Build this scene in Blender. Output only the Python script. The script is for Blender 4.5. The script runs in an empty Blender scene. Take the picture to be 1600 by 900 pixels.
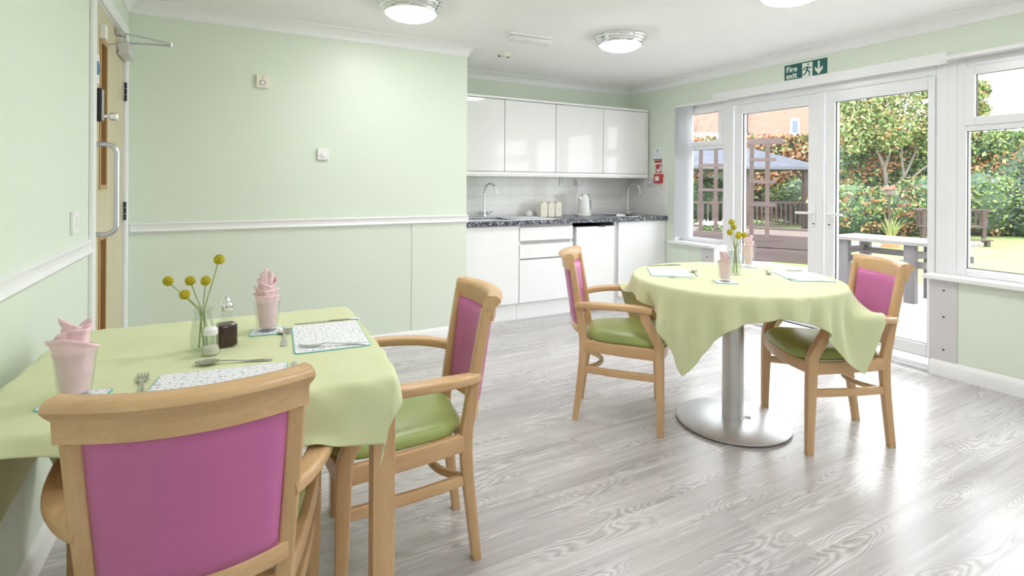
import bpy, bmesh, math, random
import numpy as np
from mathutils import Vector, Matrix
random.seed(7)
SC = bpy.context.scene
COL = SC.collection
# ---------------------------------------------------------------- camera
TH = math.radians(28.6926); ROLL = 0.006
cam = bpy.data.cameras.new('camera'); cam.lens = 829.577/1600*36; cam.sensor_width = 36
cam.shift_x = -0.00525; cam.shift_y = -0.102; cam.clip_start = 0.02; cam.clip_end = 200
camo = bpy.data.objects.new('camera', cam); COL.objects.link(camo); SC.camera = camo
fwd = Vector((math.sin(TH), math.cos(TH), 0)); right = Vector((math.cos(TH), -math.sin(TH), 0)); up = Vector((0, 0, 1))
r2 = (right + ROLL*up).normalized(); u2 = (up - ROLL*right).normalized()
M = Matrix.Identity(4)
for i in range(3): M[i][0] = r2[i]; M[i][1] = u2[i]; M[i][2] = -fwd[i]
M[2][3] = 1.22
camo.matrix_world = M
# ---------------------------------------------------------------- world, view
wd = bpy.data.worlds.new('sky'); SC.world = wd; wd.use_nodes = True
WORLD_STRENGTH = 2.8
wd.node_tree.nodes['Background'].inputs[0].default_value = (0.93, 0.965, 1.0, 1)
wd.node_tree.nodes['Background'].inputs[1].default_value = WORLD_STRENGTH
SC.view_settings.view_transform = 'Standard'; SC.view_settings.look = 'None'
SC.view_settings.gamma = 1; SC.view_settings.use_curve_mapping = False
SC.view_settings.exposure = 1.27
LAMP = 16.0
SC.cycles.diffuse_bounces = 7; SC.cycles.max_bounces = 14; SC.cycles.transparent_max_bounces = 16

# ---------------------------------------------------------------- helpers
def root(name, label, cat, loc=(0, 0, 0), rz=0, group=None):
    o = bpy.data.objects.new(name, None); COL.objects.link(o)
    o.location = loc; o.rotation_euler = (0, 0, rz); o.empty_display_size = .1
    o['label'] = label; o['category'] = cat
    if group: o['group'] = group
    return o
def tag(o, label, cat, group=None, kind=None):
    o['label'] = label; o['category'] = cat
    if group: o['group'] = group
    if kind: o['kind'] = kind
    return o
class MB:
    def __init__(s): s.b = bmesh.new(); s.mi = 0; s.bev = False
    def face(s, vs):
        try: f = s.b.faces.new(vs); f.material_index = s.mi; return f
        except ValueError: return None
    def box(s, x0, x1, y0, y1, z0, z1, bev=0, mat=None):
        pts = [(x, y, z) for x in (x0, x1) for y in (y0, y1) for z in (z0, z1)]
        if mat is not None: pts = [mat @ Vector(p) for p in pts]
        v = [s.b.verts.new(p) for p in pts]
        fs = [s.face([v[i] for i in q]) for q in ((0, 1, 3, 2), (4, 6, 7, 5), (0, 4, 5, 1), (2, 3, 7, 6), (0, 2, 6, 4), (1, 5, 7, 3))]
        if bev:
            s.bev = True
            es = list({e for f in fs for e in f.edges})
            bmesh.ops.bevel(s.b, geom=es, offset=bev, segments=2, profile=.5, affect='EDGES')
        return s
    def loft(s, rings, closed=True, cap=True):
        R = [[s.b.verts.new(p) for p in r] for r in rings]
        n = len(R[0])
        for a, b in zip(R, R[1:]):
            for i in range(n if closed else n-1):
                j = (i+1) % n; s.face([a[i], a[j], b[j], b[i]])
        if cap and closed: s.face(R[0][::-1]); s.face(R[-1])
        return s
    def lathe(s, prof, c=(0, 0, 0), n=32, axis='z', cap=True, mat=None):
        rings = []
        for r, h in prof:
            ring = []
            for k in range(n):
                a = 2*math.pi*k/n; x, y = r*math.cos(a), r*math.sin(a)
                p = Vector((x, y, h)) if axis == 'z' else (Vector((h, x, y)) if axis == 'x' else Vector((y, h, x)))
                if mat is not None: p = mat @ p
                ring.append(p + Vector(c))
            rings.append(ring)
        return s.loft(rings, True, cap)
    def sweep(s, path, sec, up=(0, 0, 1), scales=None, cap=True):
        # sec: list of (a, b): a along side axis, b along local up
        P = [Vector(p) for p in path]; rings = []
        for i, p in enumerate(P):
            t = (P[min(i+1, len(P)-1)] - P[max(i-1, 0)]).normalized()
            U = Vector(up[i]) if isinstance(up, list) else Vector(up)
            side = t.cross(U)
            if side.length < 1e-4: side = t.cross(Vector((1, 0, 0)))
            side.normalize(); w = side.cross(t).normalized()
            sc = scales[i] if scales else (1, 1)
            if not isinstance(sc, tuple): sc = (sc, sc)
            rings.append([p + side*a*sc[0] + w*b*sc[1] for a, b in sec])
        return s.loft(rings, True, cap)
    def tube(s, path, r, n=10, rs=None, up=(0, 0, 1)):
        sec = [(r*math.cos(2*math.pi*k/n), r*math.sin(2*math.pi*k/n)) for k in range(n)]
        return s.sweep(path, sec, up=up, scales=rs)
    def ball(s, c, r, n=12, sz=1.0):
        prof = [(max(r*math.sin(math.pi*k/n), 1e-4), -r*sz*math.cos(math.pi*k/n)) for k in range(n+1)]
        return s.lathe(prof, c, n=n*2)
    def poly(s, pts2, f, d):   # extrude outline: f(a,b,t) -> point, t in {0,d}
        A = [s.b.verts.new(f(a, b, 0)) for a, b in pts2]; B = [s.b.verts.new(f(a, b, d)) for a, b in pts2]
        s.face(A[::-1]); s.face(B); n = len(A)
        for i in range(n): s.face([A[i], A[(i+1) % n], B[(i+1) % n], B[i]])
        return s
    def build(s, name, mat, parent=None, loc=None, rz=0, smooth=True, ang=38, kind=None, label=None):
        me = bpy.data.meshes.new(name)
        bmesh.ops.recalc_face_normals(s.b, faces=s.b.faces[:])
        s.b.to_mesh(me); s.b.free()
        mats = mat if isinstance(mat, (list, tuple)) else [mat]
        for m in mats: me.materials.append(m)
        if smooth:
            me.polygons.foreach_set('use_smooth', [True]*len(me.polygons)); me.set_sharp_from_angle(angle=math.radians(ang))
        o = bpy.data.objects.new(name, me); COL.objects.link(o)
        if s.bev and smooth:
            wn_ = o.modifiers.new('weighted', 'WEIGHTED_NORMAL'); wn_.keep_sharp = True; wn_.weight = 80
        if parent: o.parent = parent
        if loc: o.location = loc
        o.rotation_euler = (0, 0, rz)
        if kind: o['kind'] = kind
        if label: o['label'] = label
        return o
def rrect(w, h, r=.004, n=3):
    pts = []; r = min(r, w/2-1e-4, h/2-1e-4)
    for cx, cy, a0 in ((w/2-r, h/2-r, 0), (-w/2+r, h/2-r, 90), (-w/2+r, -h/2+r, 180), (w/2-r, -h/2+r, 270)):
        for k in range(n+1):
            a = math.radians(a0+90*k/n); pts.append((cx+r*math.cos(a), cy+r*math.sin(a)))
    return pts
def bez(pts, n=24):            # Catmull-Rom through points
    P = [Vector(p) for p in pts]; P = [2*P[0]-P[1]] + P + [2*P[-1]-P[-2]]; out = []
    m = len(P)-3
    for i in range(m):
        for k in range(n//m + 1):
            if k == n//m+0 and i < m-1: continue
            t = k/(n//m); a, b, c, d = P[i:i+4]
            out.append(.5*((2*b)+(c-a)*t+(2*a-5*b+4*c-d)*t*t+(3*b-a-3*c+d)*t**3))
    return out
def copy_tree(o, parent=None):
    c = o.copy(); COL.objects.link(c)
    if parent: c.parent = parent
    for ch in [x for x in o.children]:
        copy_tree(ch, c)
    return c
def relabel(o, label, group=None):
    o['label'] = label
    if group: o['group'] = group
    return o
def at(px, depth, z=0):        # exterior layout: direction seen from the doorway side
    u = (px-808.4)/829.577
    return Vector(((math.sin(TH)+u*math.cos(TH))*depth, (math.cos(TH)-u*math.sin(TH))*depth, z))

# ---------------------------------------------------------------- materials
def mat(name, col, rough=.5, metal=0, spec=.5, coat=0, **k):
    m = bpy.data.materials.new(name); m.use_nodes = True
    b = m.node_tree.nodes['Principled BSDF']
    b.inputs['Base Color'].default_value = (*col, 1); b.inputs['Roughness'].default_value = rough
    b.inputs['Metallic'].default_value = metal; b.inputs['Specular IOR Level'].default_value = spec
    b.inputs['Coat Weight'].default_value = coat
    for a, v in k.items(): b.inputs[a.replace('_', ' ')].default_value = v
    return m
def nd(m, t, **k):
    n = m.node_tree.nodes.new(t)
    for a, v in k.items(): setattr(n, a, v)
    return n
def lk(m, a, b): m.node_tree.links.new(a, b)
def bsdf(m): return m.node_tree.nodes['Principled BSDF']
def coords(m, scale=(1, 1, 1), rot=(0, 0, 0), kind='Object'):
    tc = nd(m, 'ShaderNodeTexCoord'); mp = nd(m, 'ShaderNodeMapping')
    mp.inputs['Scale'].default_value = scale; mp.inputs['Rotation'].default_value = rot
    lk(m, tc.outputs[kind], mp.inputs['Vector']); return mp.outputs['Vector']
def ramp(m, fac, stops):
    r = nd(m, 'ShaderNodeValToRGB'); e = r.color_ramp.elements
    while len(e) < len(stops): e.new(.5)
    for x, (p, c) in zip(e, stops): x.position = p; x.color = (*c, 1)
    lk(m, fac, r.inputs['Fac']); return r.outputs['Color']
def bump(m, h, strength=.2, dist=.01):
    b = nd(m, 'ShaderNodeBump'); b.inputs['Strength'].default_value = strength; b.inputs['Distance'].default_value = dist
    lk(m, h, b.inputs['Height']); lk(m, b.outputs['Normal'], bsdf(m).inputs['Normal'])
def noisy(name, col, rough=.6, var=.06, scale=8, bs=.15, bd=.004, bscale=120, **k):
    m = mat(name, col, rough, **k); v = coords(m)
    n = nd(m, 'ShaderNodeTexNoise'); n.inputs['Scale'].default_value = scale; n.inputs['Detail'].default_value = 3; lk(m, v, n.inputs['Vector'])
    lk(m, ramp(m, n.outputs['Fac'], [(.3, tuple(c*(1-var) for c in col)), (.7, tuple(min(1, c*(1+var)) for c in col))]), bsdf(m).inputs['Base Color'])
    if bs:
        n2 = nd(m, 'ShaderNodeTexNoise'); n2.inputs['Scale'].default_value = bscale; lk(m, v, n2.inputs['Vector']); bump(m, n2.outputs['Fac'], bs, bd)
    return m
WALLC = (.720, .795, .685)
m_wall = noisy('painted_pale_green', WALLC, .38, .012, 1.5, .05, .002, 160, spec=.4)
m_ceil = noisy('ceiling_white', (.88, .88, .875), .85, .01, 2, .04, .002, 90)
m_trim = noisy('white_gloss_paint', (.86, .865, .87), .3, .01, 4, 0)
m_upvc = noisy('white_upvc', (.84, .85, .87), .25, .008, 4, 0)
m_grey = noisy('pale_grey_board', (.62, .61, .62), .5, .02, 6, 0)
m_unit = mat('white_gloss_cabinet', (.83, .83, .83), .05, spec=.30)
m_unitm = noisy('white_satin_cabinet', (.86, .86, .86), .28, .008, 4, 0)
m_shadowgap = mat('grey_channel', (.45, .45, .45), .4)
m_chrome = mat('chrome', (.82, .82, .83), .08, metal=1)
m_steel = mat('brushed_steel', (.62, .63, .66), .3, metal=1)
m_cut = mat('cutlery_steel', (.62, .61, .60), .16, metal=1)
m_silver = mat('satin_silver_paint', (.70, .705, .73), .42, metal=.75)
m_black = mat('black_plastic', (.015, .015, .017), .4)
m_dark = mat('dark_gasket', (.03, .03, .035), .6)
m_whitep = noisy('white_plastic', (.84, .84, .83), .3, .01, 8, 0)
m_cream = noisy('cream_enamel', (.83, .79, .68), .45, .02, 20, 0)

def wood(name, c1, c2, scale=1.0, rough=.35, axis=2):
    m = mat(name, c1, rough, coat=.15, Coat_Roughness=.2)
    s = [22, 22, 22]; s[axis] = 1.6
    v = coords(m, tuple(x*scale for x in s))
    n = nd(m, 'ShaderNodeTexNoise'); n.inputs['Scale'].default_value = 1.6; n.inputs['Detail'].default_value = 5; n.inputs['Distortion'].default_value = .6
    lk(m, v, n.inputs['Vector'])
    w = nd(m, 'ShaderNodeTexNoise'); w.inputs['Scale'].default_value = 9; w.inputs['Detail'].default_value = 3; lk(m, v, w.inputs['Vector'])
    mx = nd(m, 'ShaderNodeMix'); mx.data_type = 'FLOAT'; mx.inputs[0].default_value = .3
    lk(m, n.outputs['Fac'], mx.inputs[2]); lk(m, w.outputs['Fac'], mx.inputs[3])
    mid = tuple((a+b)/2 for a, b in zip(c1, c2))
    lk(m, ramp(m, mx.outputs[0], [(.30, c2), (.5, mid), (.66, c1)]), bsdf(m).inputs['Base Color'])
    return m
m_beech = wood('beech_wood', (.70, .46, .25), (.58, .355, .175))
m_beechx = wood('beech_wood_cross', (.71, .47, .255), (.59, .36, .18), axis=0)
m_beechy = wood('beech_wood_side', (.70, .46, .25), (.58, .355, .175), axis=1)
m_door = wood('maple_door_veneer', (.62, .55, .37), (.56, .49, .31), .7, .35)
m_oak = wood('oak_beading', (.50, .28, .10), (.38, .20, .07), 1)
m_timber = wood('weathered_timber', (.10, .065, .058), (.058, .038, .035), .35, .85, axis=2)
m_timberx = wood('weathered_timber_long', (.115, .08, .078), (.07, .048, .046), .35, .85, axis=0)
m_greywood = wood('grey_painted_timber', (.125, .11, .12), (.08, .07, .078), .5, .8)
m_greywoodx = wood('silvered_tabletop_timber', (.20, .18, .18), (.14, .125, .125), .4, .8, axis=0)
m_pink = noisy('pink_vinyl', (.57, .155, .375), .36, .03, 6, .10, .001, 500, spec=.45)
m_greenv = noisy('green_vinyl', (.37, .46, .155), .34, .03, 6, .10, .001, 500, spec=.5)
m_napkin = noisy('pink_napkin_cloth', (.88, .66, .69), .9, .03, 30, .25, .002, 500)

def cloth_mat():
    m = mat('pale_green_tablecloth', (.62, .71, .33), .92, spec=.2)
    bsdf(m).inputs['Sheen Weight'].default_value = .15
    v = coords(m, (1, 1, 1))
    n = nd(m, 'ShaderNodeTexNoise'); n.inputs['Scale'].default_value = 900; lk(m, v, n.inputs['Vector'])
    n2 = nd(m, 'ShaderNodeTexNoise'); n2.inputs['Scale'].default_value = 7; n2.inputs['Detail'].default_value = 4; lk(m, v, n2.inputs['Vector'])
    lk(m, ramp(m, n2.outputs['Fac'], [(.3, (.635, .67, .40)), (.7, (.675, .71, .44))]), bsdf(m).inputs['Base Color'])
    bump(m, n.outputs['Fac'], .25, .001)
    return m
m_cloth = cloth_mat()

def floor_mat():
    m = mat('limed_oak_vinyl_plank', (.5, .48, .45), .3, spec=.5)
    W, L = .152, 1.22
    tc = nd(m, 'ShaderNodeTexCoord'); sx = nd(m, 'ShaderNodeSeparateXYZ'); lk(m, tc.outputs['Object'], sx.inputs[0])
    def mth(op, a, b=None, c=None):
        n = nd(m, 'ShaderNodeMath', operation=op)
        for i, q in enumerate((a, b, c)):
            if q is None: continue
            if isinstance(q, (int, float)): n.inputs[i].default_value = q
            else: lk(m, q, n.inputs[i])
        return n.outputs[0]
    X, Y = sx.outputs[0], sx.outputs[1]
    ry = mth('DIVIDE', Y, W); row = mth('FLOOR', ry)
    wn = nd(m, 'ShaderNodeTexWhiteNoise', noise_dimensions='1D'); lk(m, row, wn.inputs['W'])
    rx = mth('ADD', mth('DIVIDE', X, L), wn.outputs['Value']); cell = mth('FLOOR', rx)
    cb = nd(m, 'ShaderNodeCombineXYZ'); lk(m, row, cb.inputs[0]); lk(m, cell, cb.inputs[1])
    wn2 = nd(m, 'ShaderNodeTexWhiteNoise', noise_dimensions='3D'); lk(m, cb.outputs[0], wn2.inputs['Vector'])
    rnd = wn2.outputs['Value']
    off = mth('MULTIPLY', rnd, 37.0)
    # fine fibres
    c1 = nd(m, 'ShaderNodeCombineXYZ'); lk(m, mth('ADD', mth('MULTIPLY', X, 1.4), off), c1.inputs[0]); lk(m, mth('MULTIPLY', Y, 42), c1.inputs[1]); lk(m, off, c1.inputs[2])
    n1 = nd(m, 'ShaderNodeTexNoise'); n1.inputs['Scale'].default_value = 1.5; n1.inputs['Detail'].default_value = 6; lk(m, c1.outputs[0], n1.inputs['Vector'])
    # broad soft tone bands
    c3 = nd(m, 'ShaderNodeCombineXYZ'); lk(m, mth('ADD', mth('MULTIPLY', X, .9), off), c3.inputs[0]); lk(m, mth('MULTIPLY', Y, 13), c3.inputs[1]); lk(m, off, c3.inputs[2])
    n3 = nd(m, 'ShaderNodeTexNoise'); n3.inputs['Scale'].default_value = 1.2; n3.inputs['Detail'].default_value = 2; lk(m, c3.outputs[0], n3.inputs['Vector'])
    # cathedral figure: level lines of a stretched noise field
    c2 = nd(m, 'ShaderNodeCombineXYZ'); lk(m, mth('ADD', mth('MULTIPLY', X, 1.5), off), c2.inputs[0]); lk(m, mth('ADD', mth('MULTIPLY', Y, 9.0), off), c2.inputs[1]); lk(m, off, c2.inputs[2])
    n2 = nd(m, 'ShaderNodeTexNoise'); n2.inputs['Scale'].default_value = 1.0; n2.inputs['Detail'].default_value = 1.2; n2.inputs['Distortion'].default_value = .25
    lk(m, c2.outputs[0], n2.inputs['Vector'])
    # small wiggle along the grain makes the zig-zag flame look
    c4 = nd(m, 'ShaderNodeCombineXYZ'); lk(m, mth('ADD', mth('MULTIPLY', X, 9), off), c4.inputs[0]); lk(m, mth('MULTIPLY', Y, 110), c4.inputs[1])
    n4 = nd(m, 'ShaderNodeTexNoise'); n4.inputs['Scale'].default_value = 1.0; n4.inputs['Detail'].default_value = 1; lk(m, c4.outputs[0], n4.inputs['Vector'])
    fld = mth('ADD', n2.outputs['Fac'], mth('MULTIPLY', n4.outputs['Fac'], .028))
    ring = mth('MULTIPLY_ADD', mth('SINE', mth('MULTIPLY', fld, 175.0)), .5, .5)
    # only the middle of the figure shows strongly
    mask = nd(m, 'ShaderNodeMapRange'); lk(m, n2.outputs['Fac'], mask.inputs[0]); mask.inputs[1].default_value = .47; mask.inputs[2].default_value = .56
    ringm = mth('MULTIPLY', mth('SUBTRACT', ring, .45), mth('MULTIPLY_ADD', mask.outputs[0], .9, .10))
    tone = mth('ADD', mth('MULTIPLY', n1.outputs['Fac'], .30), mth('ADD', mth('MULTIPLY', rnd, .16), mth('MULTIPLY', n3.outputs['Fac'], .44)))
    tone = mth('ADD', tone, mth('MULTIPLY', ringm, .26))
    col = ramp(m, tone, [(.26, (.37, .345, .34)), (.48, (.52, .495, .492)), (.74, (.71, .69, .69))])
    # plank joints
    fy = mth('FRACT', ry); fx = mth('FRACT', rx)
    ey = mth('LESS_THAN', mth('MINIMUM', fy, mth('SUBTRACT', 1.0, fy)), .0035)
    ex = mth('LESS_THAN', mth('MINIMUM', fx, mth('SUBTRACT', 1.0, fx)), .0006)
    e = mth('MULTIPLY', mth('MAXIMUM', ey, ex), .22)
    mx = nd(m, 'ShaderNodeMix'); mx.data_type = 'RGBA'; lk(m, e, mx.inputs[0]); lk(m, col, mx.inputs[6]); mx.inputs[7].default_value = (.2, .18, .16, 1)
    lk(m, mx.outputs[2], bsdf(m).inputs['Base Color'])
    rr = nd(m, 'ShaderNodeMapRange'); lk(m, n1.outputs['Fac'], rr.inputs[0]); rr.inputs[3].default_value = .20; rr.inputs[4].default_value = .32
    lk(m, rr.outputs[0], bsdf(m).inputs['Roughness'])
    bump(m, n1.outputs['Fac'], .12, .002)
    return m
m_floor = floor_mat()

def granite():
    m = mat('black_speckled_laminate', (.05, .05, .06), .25)
    v = coords(m)
    n = nd(m, 'ShaderNodeTexVoronoi'); n.inputs['Scale'].default_value = 110; lk(m, v, n.inputs['Vector'])
    n2 = nd(m, 'ShaderNodeTexNoise'); n2.inputs['Scale'].default_value = 75; n2.inputs['Detail'].default_value = 4; lk(m, v, n2.inputs['Vector'])
    lk(m, ramp(m, n2.outputs['Fac'], [(.42, (.016, .016, .024)), (.52, (.07, .07, .10)), (.60, (.35, .35, .42))]), bsdf(m).inputs['Base Color'])
    return m
m_granite = granite()
def tiles(name, c, mortar, bw, bh, ms, rough, vert=None, rowoff=.5, scale=1.0, spread=.03):
    m = mat(name, c, rough)
    tc = nd(m, 'ShaderNodeTexCoord'); sp = nd(m, 'ShaderNodeSeparateXYZ'); cb = nd(m, 'ShaderNodeCombineXYZ')
    lk(m, tc.outputs['Object'], sp.inputs[0])
    ax = {'xz': (0, 2), 'yz': (1, 2), 'xy': (0, 1)}[vert]
    lk(m, sp.outputs[ax[0]], cb.inputs[0]); lk(m, sp.outputs[ax[1]], cb.inputs[1])
    b = nd(m, 'ShaderNodeTexBrick'); b.offset = rowoff
    b.inputs['Scale'].default_value = scale; b.inputs['Brick Width'].default_value = bw; b.inputs['Row Height'].default_value = bh
    b.inputs['Mortar Size'].default_value = ms; b.inputs['Mortar'].default_value = (*mortar, 1)
    b.inputs['Color1'].default_value = (*[x*(1-spread) for x in c], 1); b.inputs['Color2'].default_value = (*[min(1, x*(1+spread)) for x in c], 1)
    lk(m, cb.outputs[0], b.inputs['Vector']); lk(m, b.outputs['Color'], bsdf(m).inputs['Base Color'])
    return m
m_tile = tiles('white_wall_tiles', (.80, .80, .785), (.66, .66, .65), .20, .10, .0022, .15, 'xz', .5)
m_tiley = tiles('white_wall_tiles_side', (.80, .80, .785), (.66, .66, .65), .20, .10, .0022, .15, 'yz', .5)
m_brick = tiles('red_brickwork', (.31, .155, .12), (.34, .25, .21), .225, .075, .010, .9, 'xz', .5, spread=.14)
m_pave = tiles('pale_paving', (.36, .34, .335), (.28, .265, .26), .60, .60, .008, .8, 'xy', .5, spread=.05)
m_slate = tiles('grey_roof_slates', (.115, .122, .148), (.08, .085, .10), .35, .16, .01, .7, 'xy', .5, spread=.1)
for _m in (m_slate,): bsdf(_m).inputs['Specular IOR Level'].default_value = .05; bsdf(_m).inputs['Roughness'].default_value = 1
m_paleroof = tiles('pale_roof_tiles', (.62, .62, .63), (.5, .5, .52), .35, .3, .012, .7, 'xy', .5, spread=.05)
def glassmat(name, tint=(1, 1, 1), refl=.9, base=0.0):
    m = bpy.data.materials.new(name); m.use_nodes = True; nt = m.node_tree; nt.nodes.clear()
    out = nt.nodes.new('ShaderNodeOutputMaterial'); mix = nt.nodes.new('ShaderNodeMixShader'); tr = nt.nodes.new('ShaderNodeBsdfTransparent'); gl = nt.nodes.new('ShaderNodeBsdfGlossy')
    fr = nt.nodes.new('ShaderNodeLayerWeight'); pw = nt.nodes.new('ShaderNodeMath'); pw.operation = 'POWER'; pw.inputs[1].default_value = 4.0; gl.inputs['Roughness'].default_value = .02
    nt.links.new(fr.outputs['Facing'], pw.inputs[0])
    tr.inputs[0].default_value = (*tint, 1)
    mm = nt.nodes.new('ShaderNodeMath'); mm.operation = 'MULTIPLY_ADD'; mm.inputs[1].default_value = refl; mm.inputs[2].default_value = base
    nt.links.new(pw.outputs[0], mm.inputs[0]); nt.links.new(mm.outputs[0], mix.inputs[0])
    nt.links.new(tr.outputs[0], mix.inputs[1]); nt.links.new(gl.outputs[0], mix.inputs[2]); nt.links.new(mix.outputs[0], out.inputs[0])
    return m
m_pane = glassmat('window_glass', (.985, .99, .985), .6, .03)
m_glass = glassmat('clear_table_glass', (.965, .975, .97), .45, .035)
m_bottle = glassmat('clear_bottle_glass', (.945, .965, .95), .45, .04)
m_vinegar = mat('dark_vinegar', (.045, .008, .003), .12)
m_salt = noisy('salt_grains', (.75, .70, .62), .8, .1, 300)
m_leafstem = mat('pale_flower_stem', (.33, .38, .14), .6)
m_yellow = noisy('yellow_flower_head', (.58, .48, .015), .8, .3, 160, .9, .006, 420)
def emis(name, col, s):
    m = mat(name, col, .4); b = bsdf(m); b.inputs['Emission Color'].default_value = (*col, 1); b.inputs['Emission Strength'].default_value = s; return m
m_lamp = emis('lit_opal_glass', (.985, .962, 1.0), LAMP)

def placemat_mat():
    m = mat('white_placemat_with_stars', (.82, .83, .86), .35)
    v = coords(m, (62, 62, 62))
    vo = nd(m, 'ShaderNodeTexVoronoi'); vo.inputs['Scale'].default_value = 1; vo.voronoi_dimensions = '2D'; vo.inputs['Randomness'].default_value = .75
    lk(m, v, vo.inputs['Vector'])
    wn = nd(m, 'ShaderNodeTexWhiteNoise'); lk(m, vo.outputs['Position'], wn.inputs['Vector'])
    sz = nd(m, 'ShaderNodeMapRange'); lk(m, wn.outputs['Value'], sz.inputs[0]); sz.inputs[3].default_value = .10; sz.inputs[4].default_value = .27
    lt = nd(m, 'ShaderNodeMath', operation='LESS_THAN'); lk(m, vo.outputs['Distance'], lt.inputs[0]); lk(m, sz.outputs[0], lt.inputs[1])
    c = ramp(m, wn.outputs['Value'], [(.0, (.30, .30, .36)), (.4, (.42, .52, .58)), (.7, (.55, .42, .50)), (1, (.38, .36, .42))])
    mx = nd(m, 'ShaderNodeMix'); mx.data_type = 'RGBA'; lk(m, lt.outputs[0], mx.inputs[0]); mx.inputs[6].default_value = (.83, .84, .87, 1); lk(m, c, mx.inputs[7])
    lk(m, mx.outputs[2], bsdf(m).inputs['Base Color']); return m
m_placemat = placemat_mat()
m_teal = mat('teal_edge', (.18, .50, .50), .5)
def leafmat(name, stops):
    m = mat(name, (.2, .3, .1), .7, spec=.3)
    g = nd(m, 'ShaderNodeNewGeometry'); lk(m, ramp(m, g.outputs['Random Per Island'], stops), bsdf(m).inputs['Base Color']); return m
m_leafg = leafmat('green_leaves', [(0, (.05, .10, .035)), (.35, (.12, .20, .07)), (.7, (.22, .32, .11)), (1, (.38, .45, .20))])
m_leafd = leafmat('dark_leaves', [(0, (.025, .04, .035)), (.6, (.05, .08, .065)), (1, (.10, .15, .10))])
m_leafy = leafmat('yellow_green_leaves', [(0, (.14, .19, .07)), (.5, (.25, .29, .11)), (1, (.42, .40, .18))])
m_leafo = leafmat('orange_leaves', [(0, (.20, .08, .05)), (.4, (.38, .18, .09)), (.8, (.48, .29, .15)), (1, (.52, .42, .26))])
m_bark = noisy('bark', (.17, .14, .12), .9, .3, 12, .5, .02, 30)
m_grass = noisy('lawn_grass', (.22, .31, .095), .95, .12, 1.2, .4, .03, 60)
m_soil = noisy('soil', (.10, .07, .055), .95, .3, 20)
m_terra = noisy('terracotta', (.58, .25, .15), .8, .08, 12)
m_redpot = noisy('red_planter', (.62, .14, .13), .6, .05, 12)

# ================================================================= STRUCTURE
WL, WR, YB, YK, XC, YN, ZC = -.52, 4.043, 3.913, 4.704, 1.68, -2.6, 2.304
def S(name, mb, m, **k):
    o = mb.build(name, m, **k); o['kind'] = 'structure'; return o
S('floor', MB().box(WL-.2, 4.3, YN-.2, YK+.2, -.12, 0), m_floor, smooth=False)
S('ceiling', MB().box(WL-.2, 4.3, YN-.2, YK+.2, ZC, ZC+.15), m_ceil, smooth=False)
DY0, DY1, DZ = 2.945, 3.755, 2.05       # door in the left wall
S('wall_left', MB().box(WL-.14, WL, YN, DY0, 0, ZC).box(WL-.14, WL, DY1, YB+.1, 0, ZC).box(WL-.14, WL, DY0, DY1, DZ, ZC), m_wall, smooth=False)
S('wall_back', MB().box(WL-.14, XC, YB, YK+.2, 0, ZC), m_wall, smooth=False)
S('wall_kitchen', MB().box(XC, 4.3, YK, YK+.2, 0, ZC), m_wall, smooth=False)
S('wall_near', MB().box(WL-.14, 4.3, YN-.2, YN, 0, ZC), m_wall, smooth=False)
S('wall_hall', MB().box(WL-1.3, WL-1.2, 2.6, 4.2, 0, ZC).box(WL-1.3, WL-.14, 2.5, 2.6, 0, ZC).box(WL-1.3, WL-.14, 4.1, 4.2, 0, ZC), m_ceil, smooth=False)
OT = 2.035; SB = .625                   # head of openings, underside of sills
YW1, YD1, YD0, YW2 = 4.008, 3.512, 1.752, .15
w = MB()
w.box(WR, 4.3, YW1, YK, 0, ZC)                        # solid by the kitchen
w.box(WR, 4.3, YN, YW1, OT, ZC)                       # over the openings
w.box(WR, 4.3, YD1, YW1, 0, SB)                       # below left window
w.box(WR, 4.3, YW2, YD0, 0, SB)                       # below right window
w.box(WR, 4.3, YN, YW2, 0, OT)
S('wall_right', w, m_wall, smooth=False)
# thin access panel fixed on the back wall below the dado
S('trim_1', MB().box(1.232, XC, YB-.004, YB, .101, .905, .001), m_wall)
# cornice (one run per wall, mitred)
def cov(n=7):
    pr = [(0, .076), (.006, .076), (.008, .070)]
    for k in range(n+1):
        a = math.radians(90*k/n); pr.append((.010+.062*(1-math.cos(a)), .068-.060*math.sin(a)))
    return pr+[(.078, .007), (.08, 0)]
def run(mb, A, B, nrm, sA, sB, prof):    # strip of moulding along A->B, nrm out of wall; sA/sB = mitre (+1 inward, -1 outward, 0 square)
    A, B, nrm = Vector(A), Vector(B), Vector(nrm); t = (B-A).normalized(); rings = []
    for P, s_, d in ((A, sA, 1), (B, sB, -1)):
        rings.append([P + nrm*a + t*d*s_*a + Vector((0, 0, -b)) for a, b in prof] + [P])
    mb.loft([list(r) for r in rings]); return mb
pr = cov()
def cornice(name, A, B, n, sA, sB): S(name, run(MB(), (*A, ZC), (*B, ZC), (*n, 0), sA, sB, pr), m_trim)
cornice('trim_2', (WL, YB), (XC, YB), (0, -1), 1, -1)
cornice('trim_3', (XC, YB), (XC, YK), (1, 0), -1, 1)
cornice('trim_4', (XC, YK), (WR, YK), (0, -1), 1, 1)
cornice('trim_5', (WR, YK), (WR, YN), (-1, 0), 1, 1)
cornice('trim_6', (WL, YN), (WL, YB), (1, 0), 1, 1)
# dado rail
dp = [(0, 0), (.014, .002), (.020, .008), (.016, .014), (.012, .020), (.012, .038), (.018, .044), (.022, .052), (.010, .064), (0, .066)]
dado_z = .9692
S('trim_7', run(MB(), (WL, YB, dado_z), (XC+.012, YB, dado_z), (0, -1, 0), 1, 0, dp), m_trim)
S('trim_8', run(MB(), (WL, YN, dado_z), (WL, 2.884, dado_z), (1, 0, 0), 1, 0, dp), m_trim)
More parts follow.
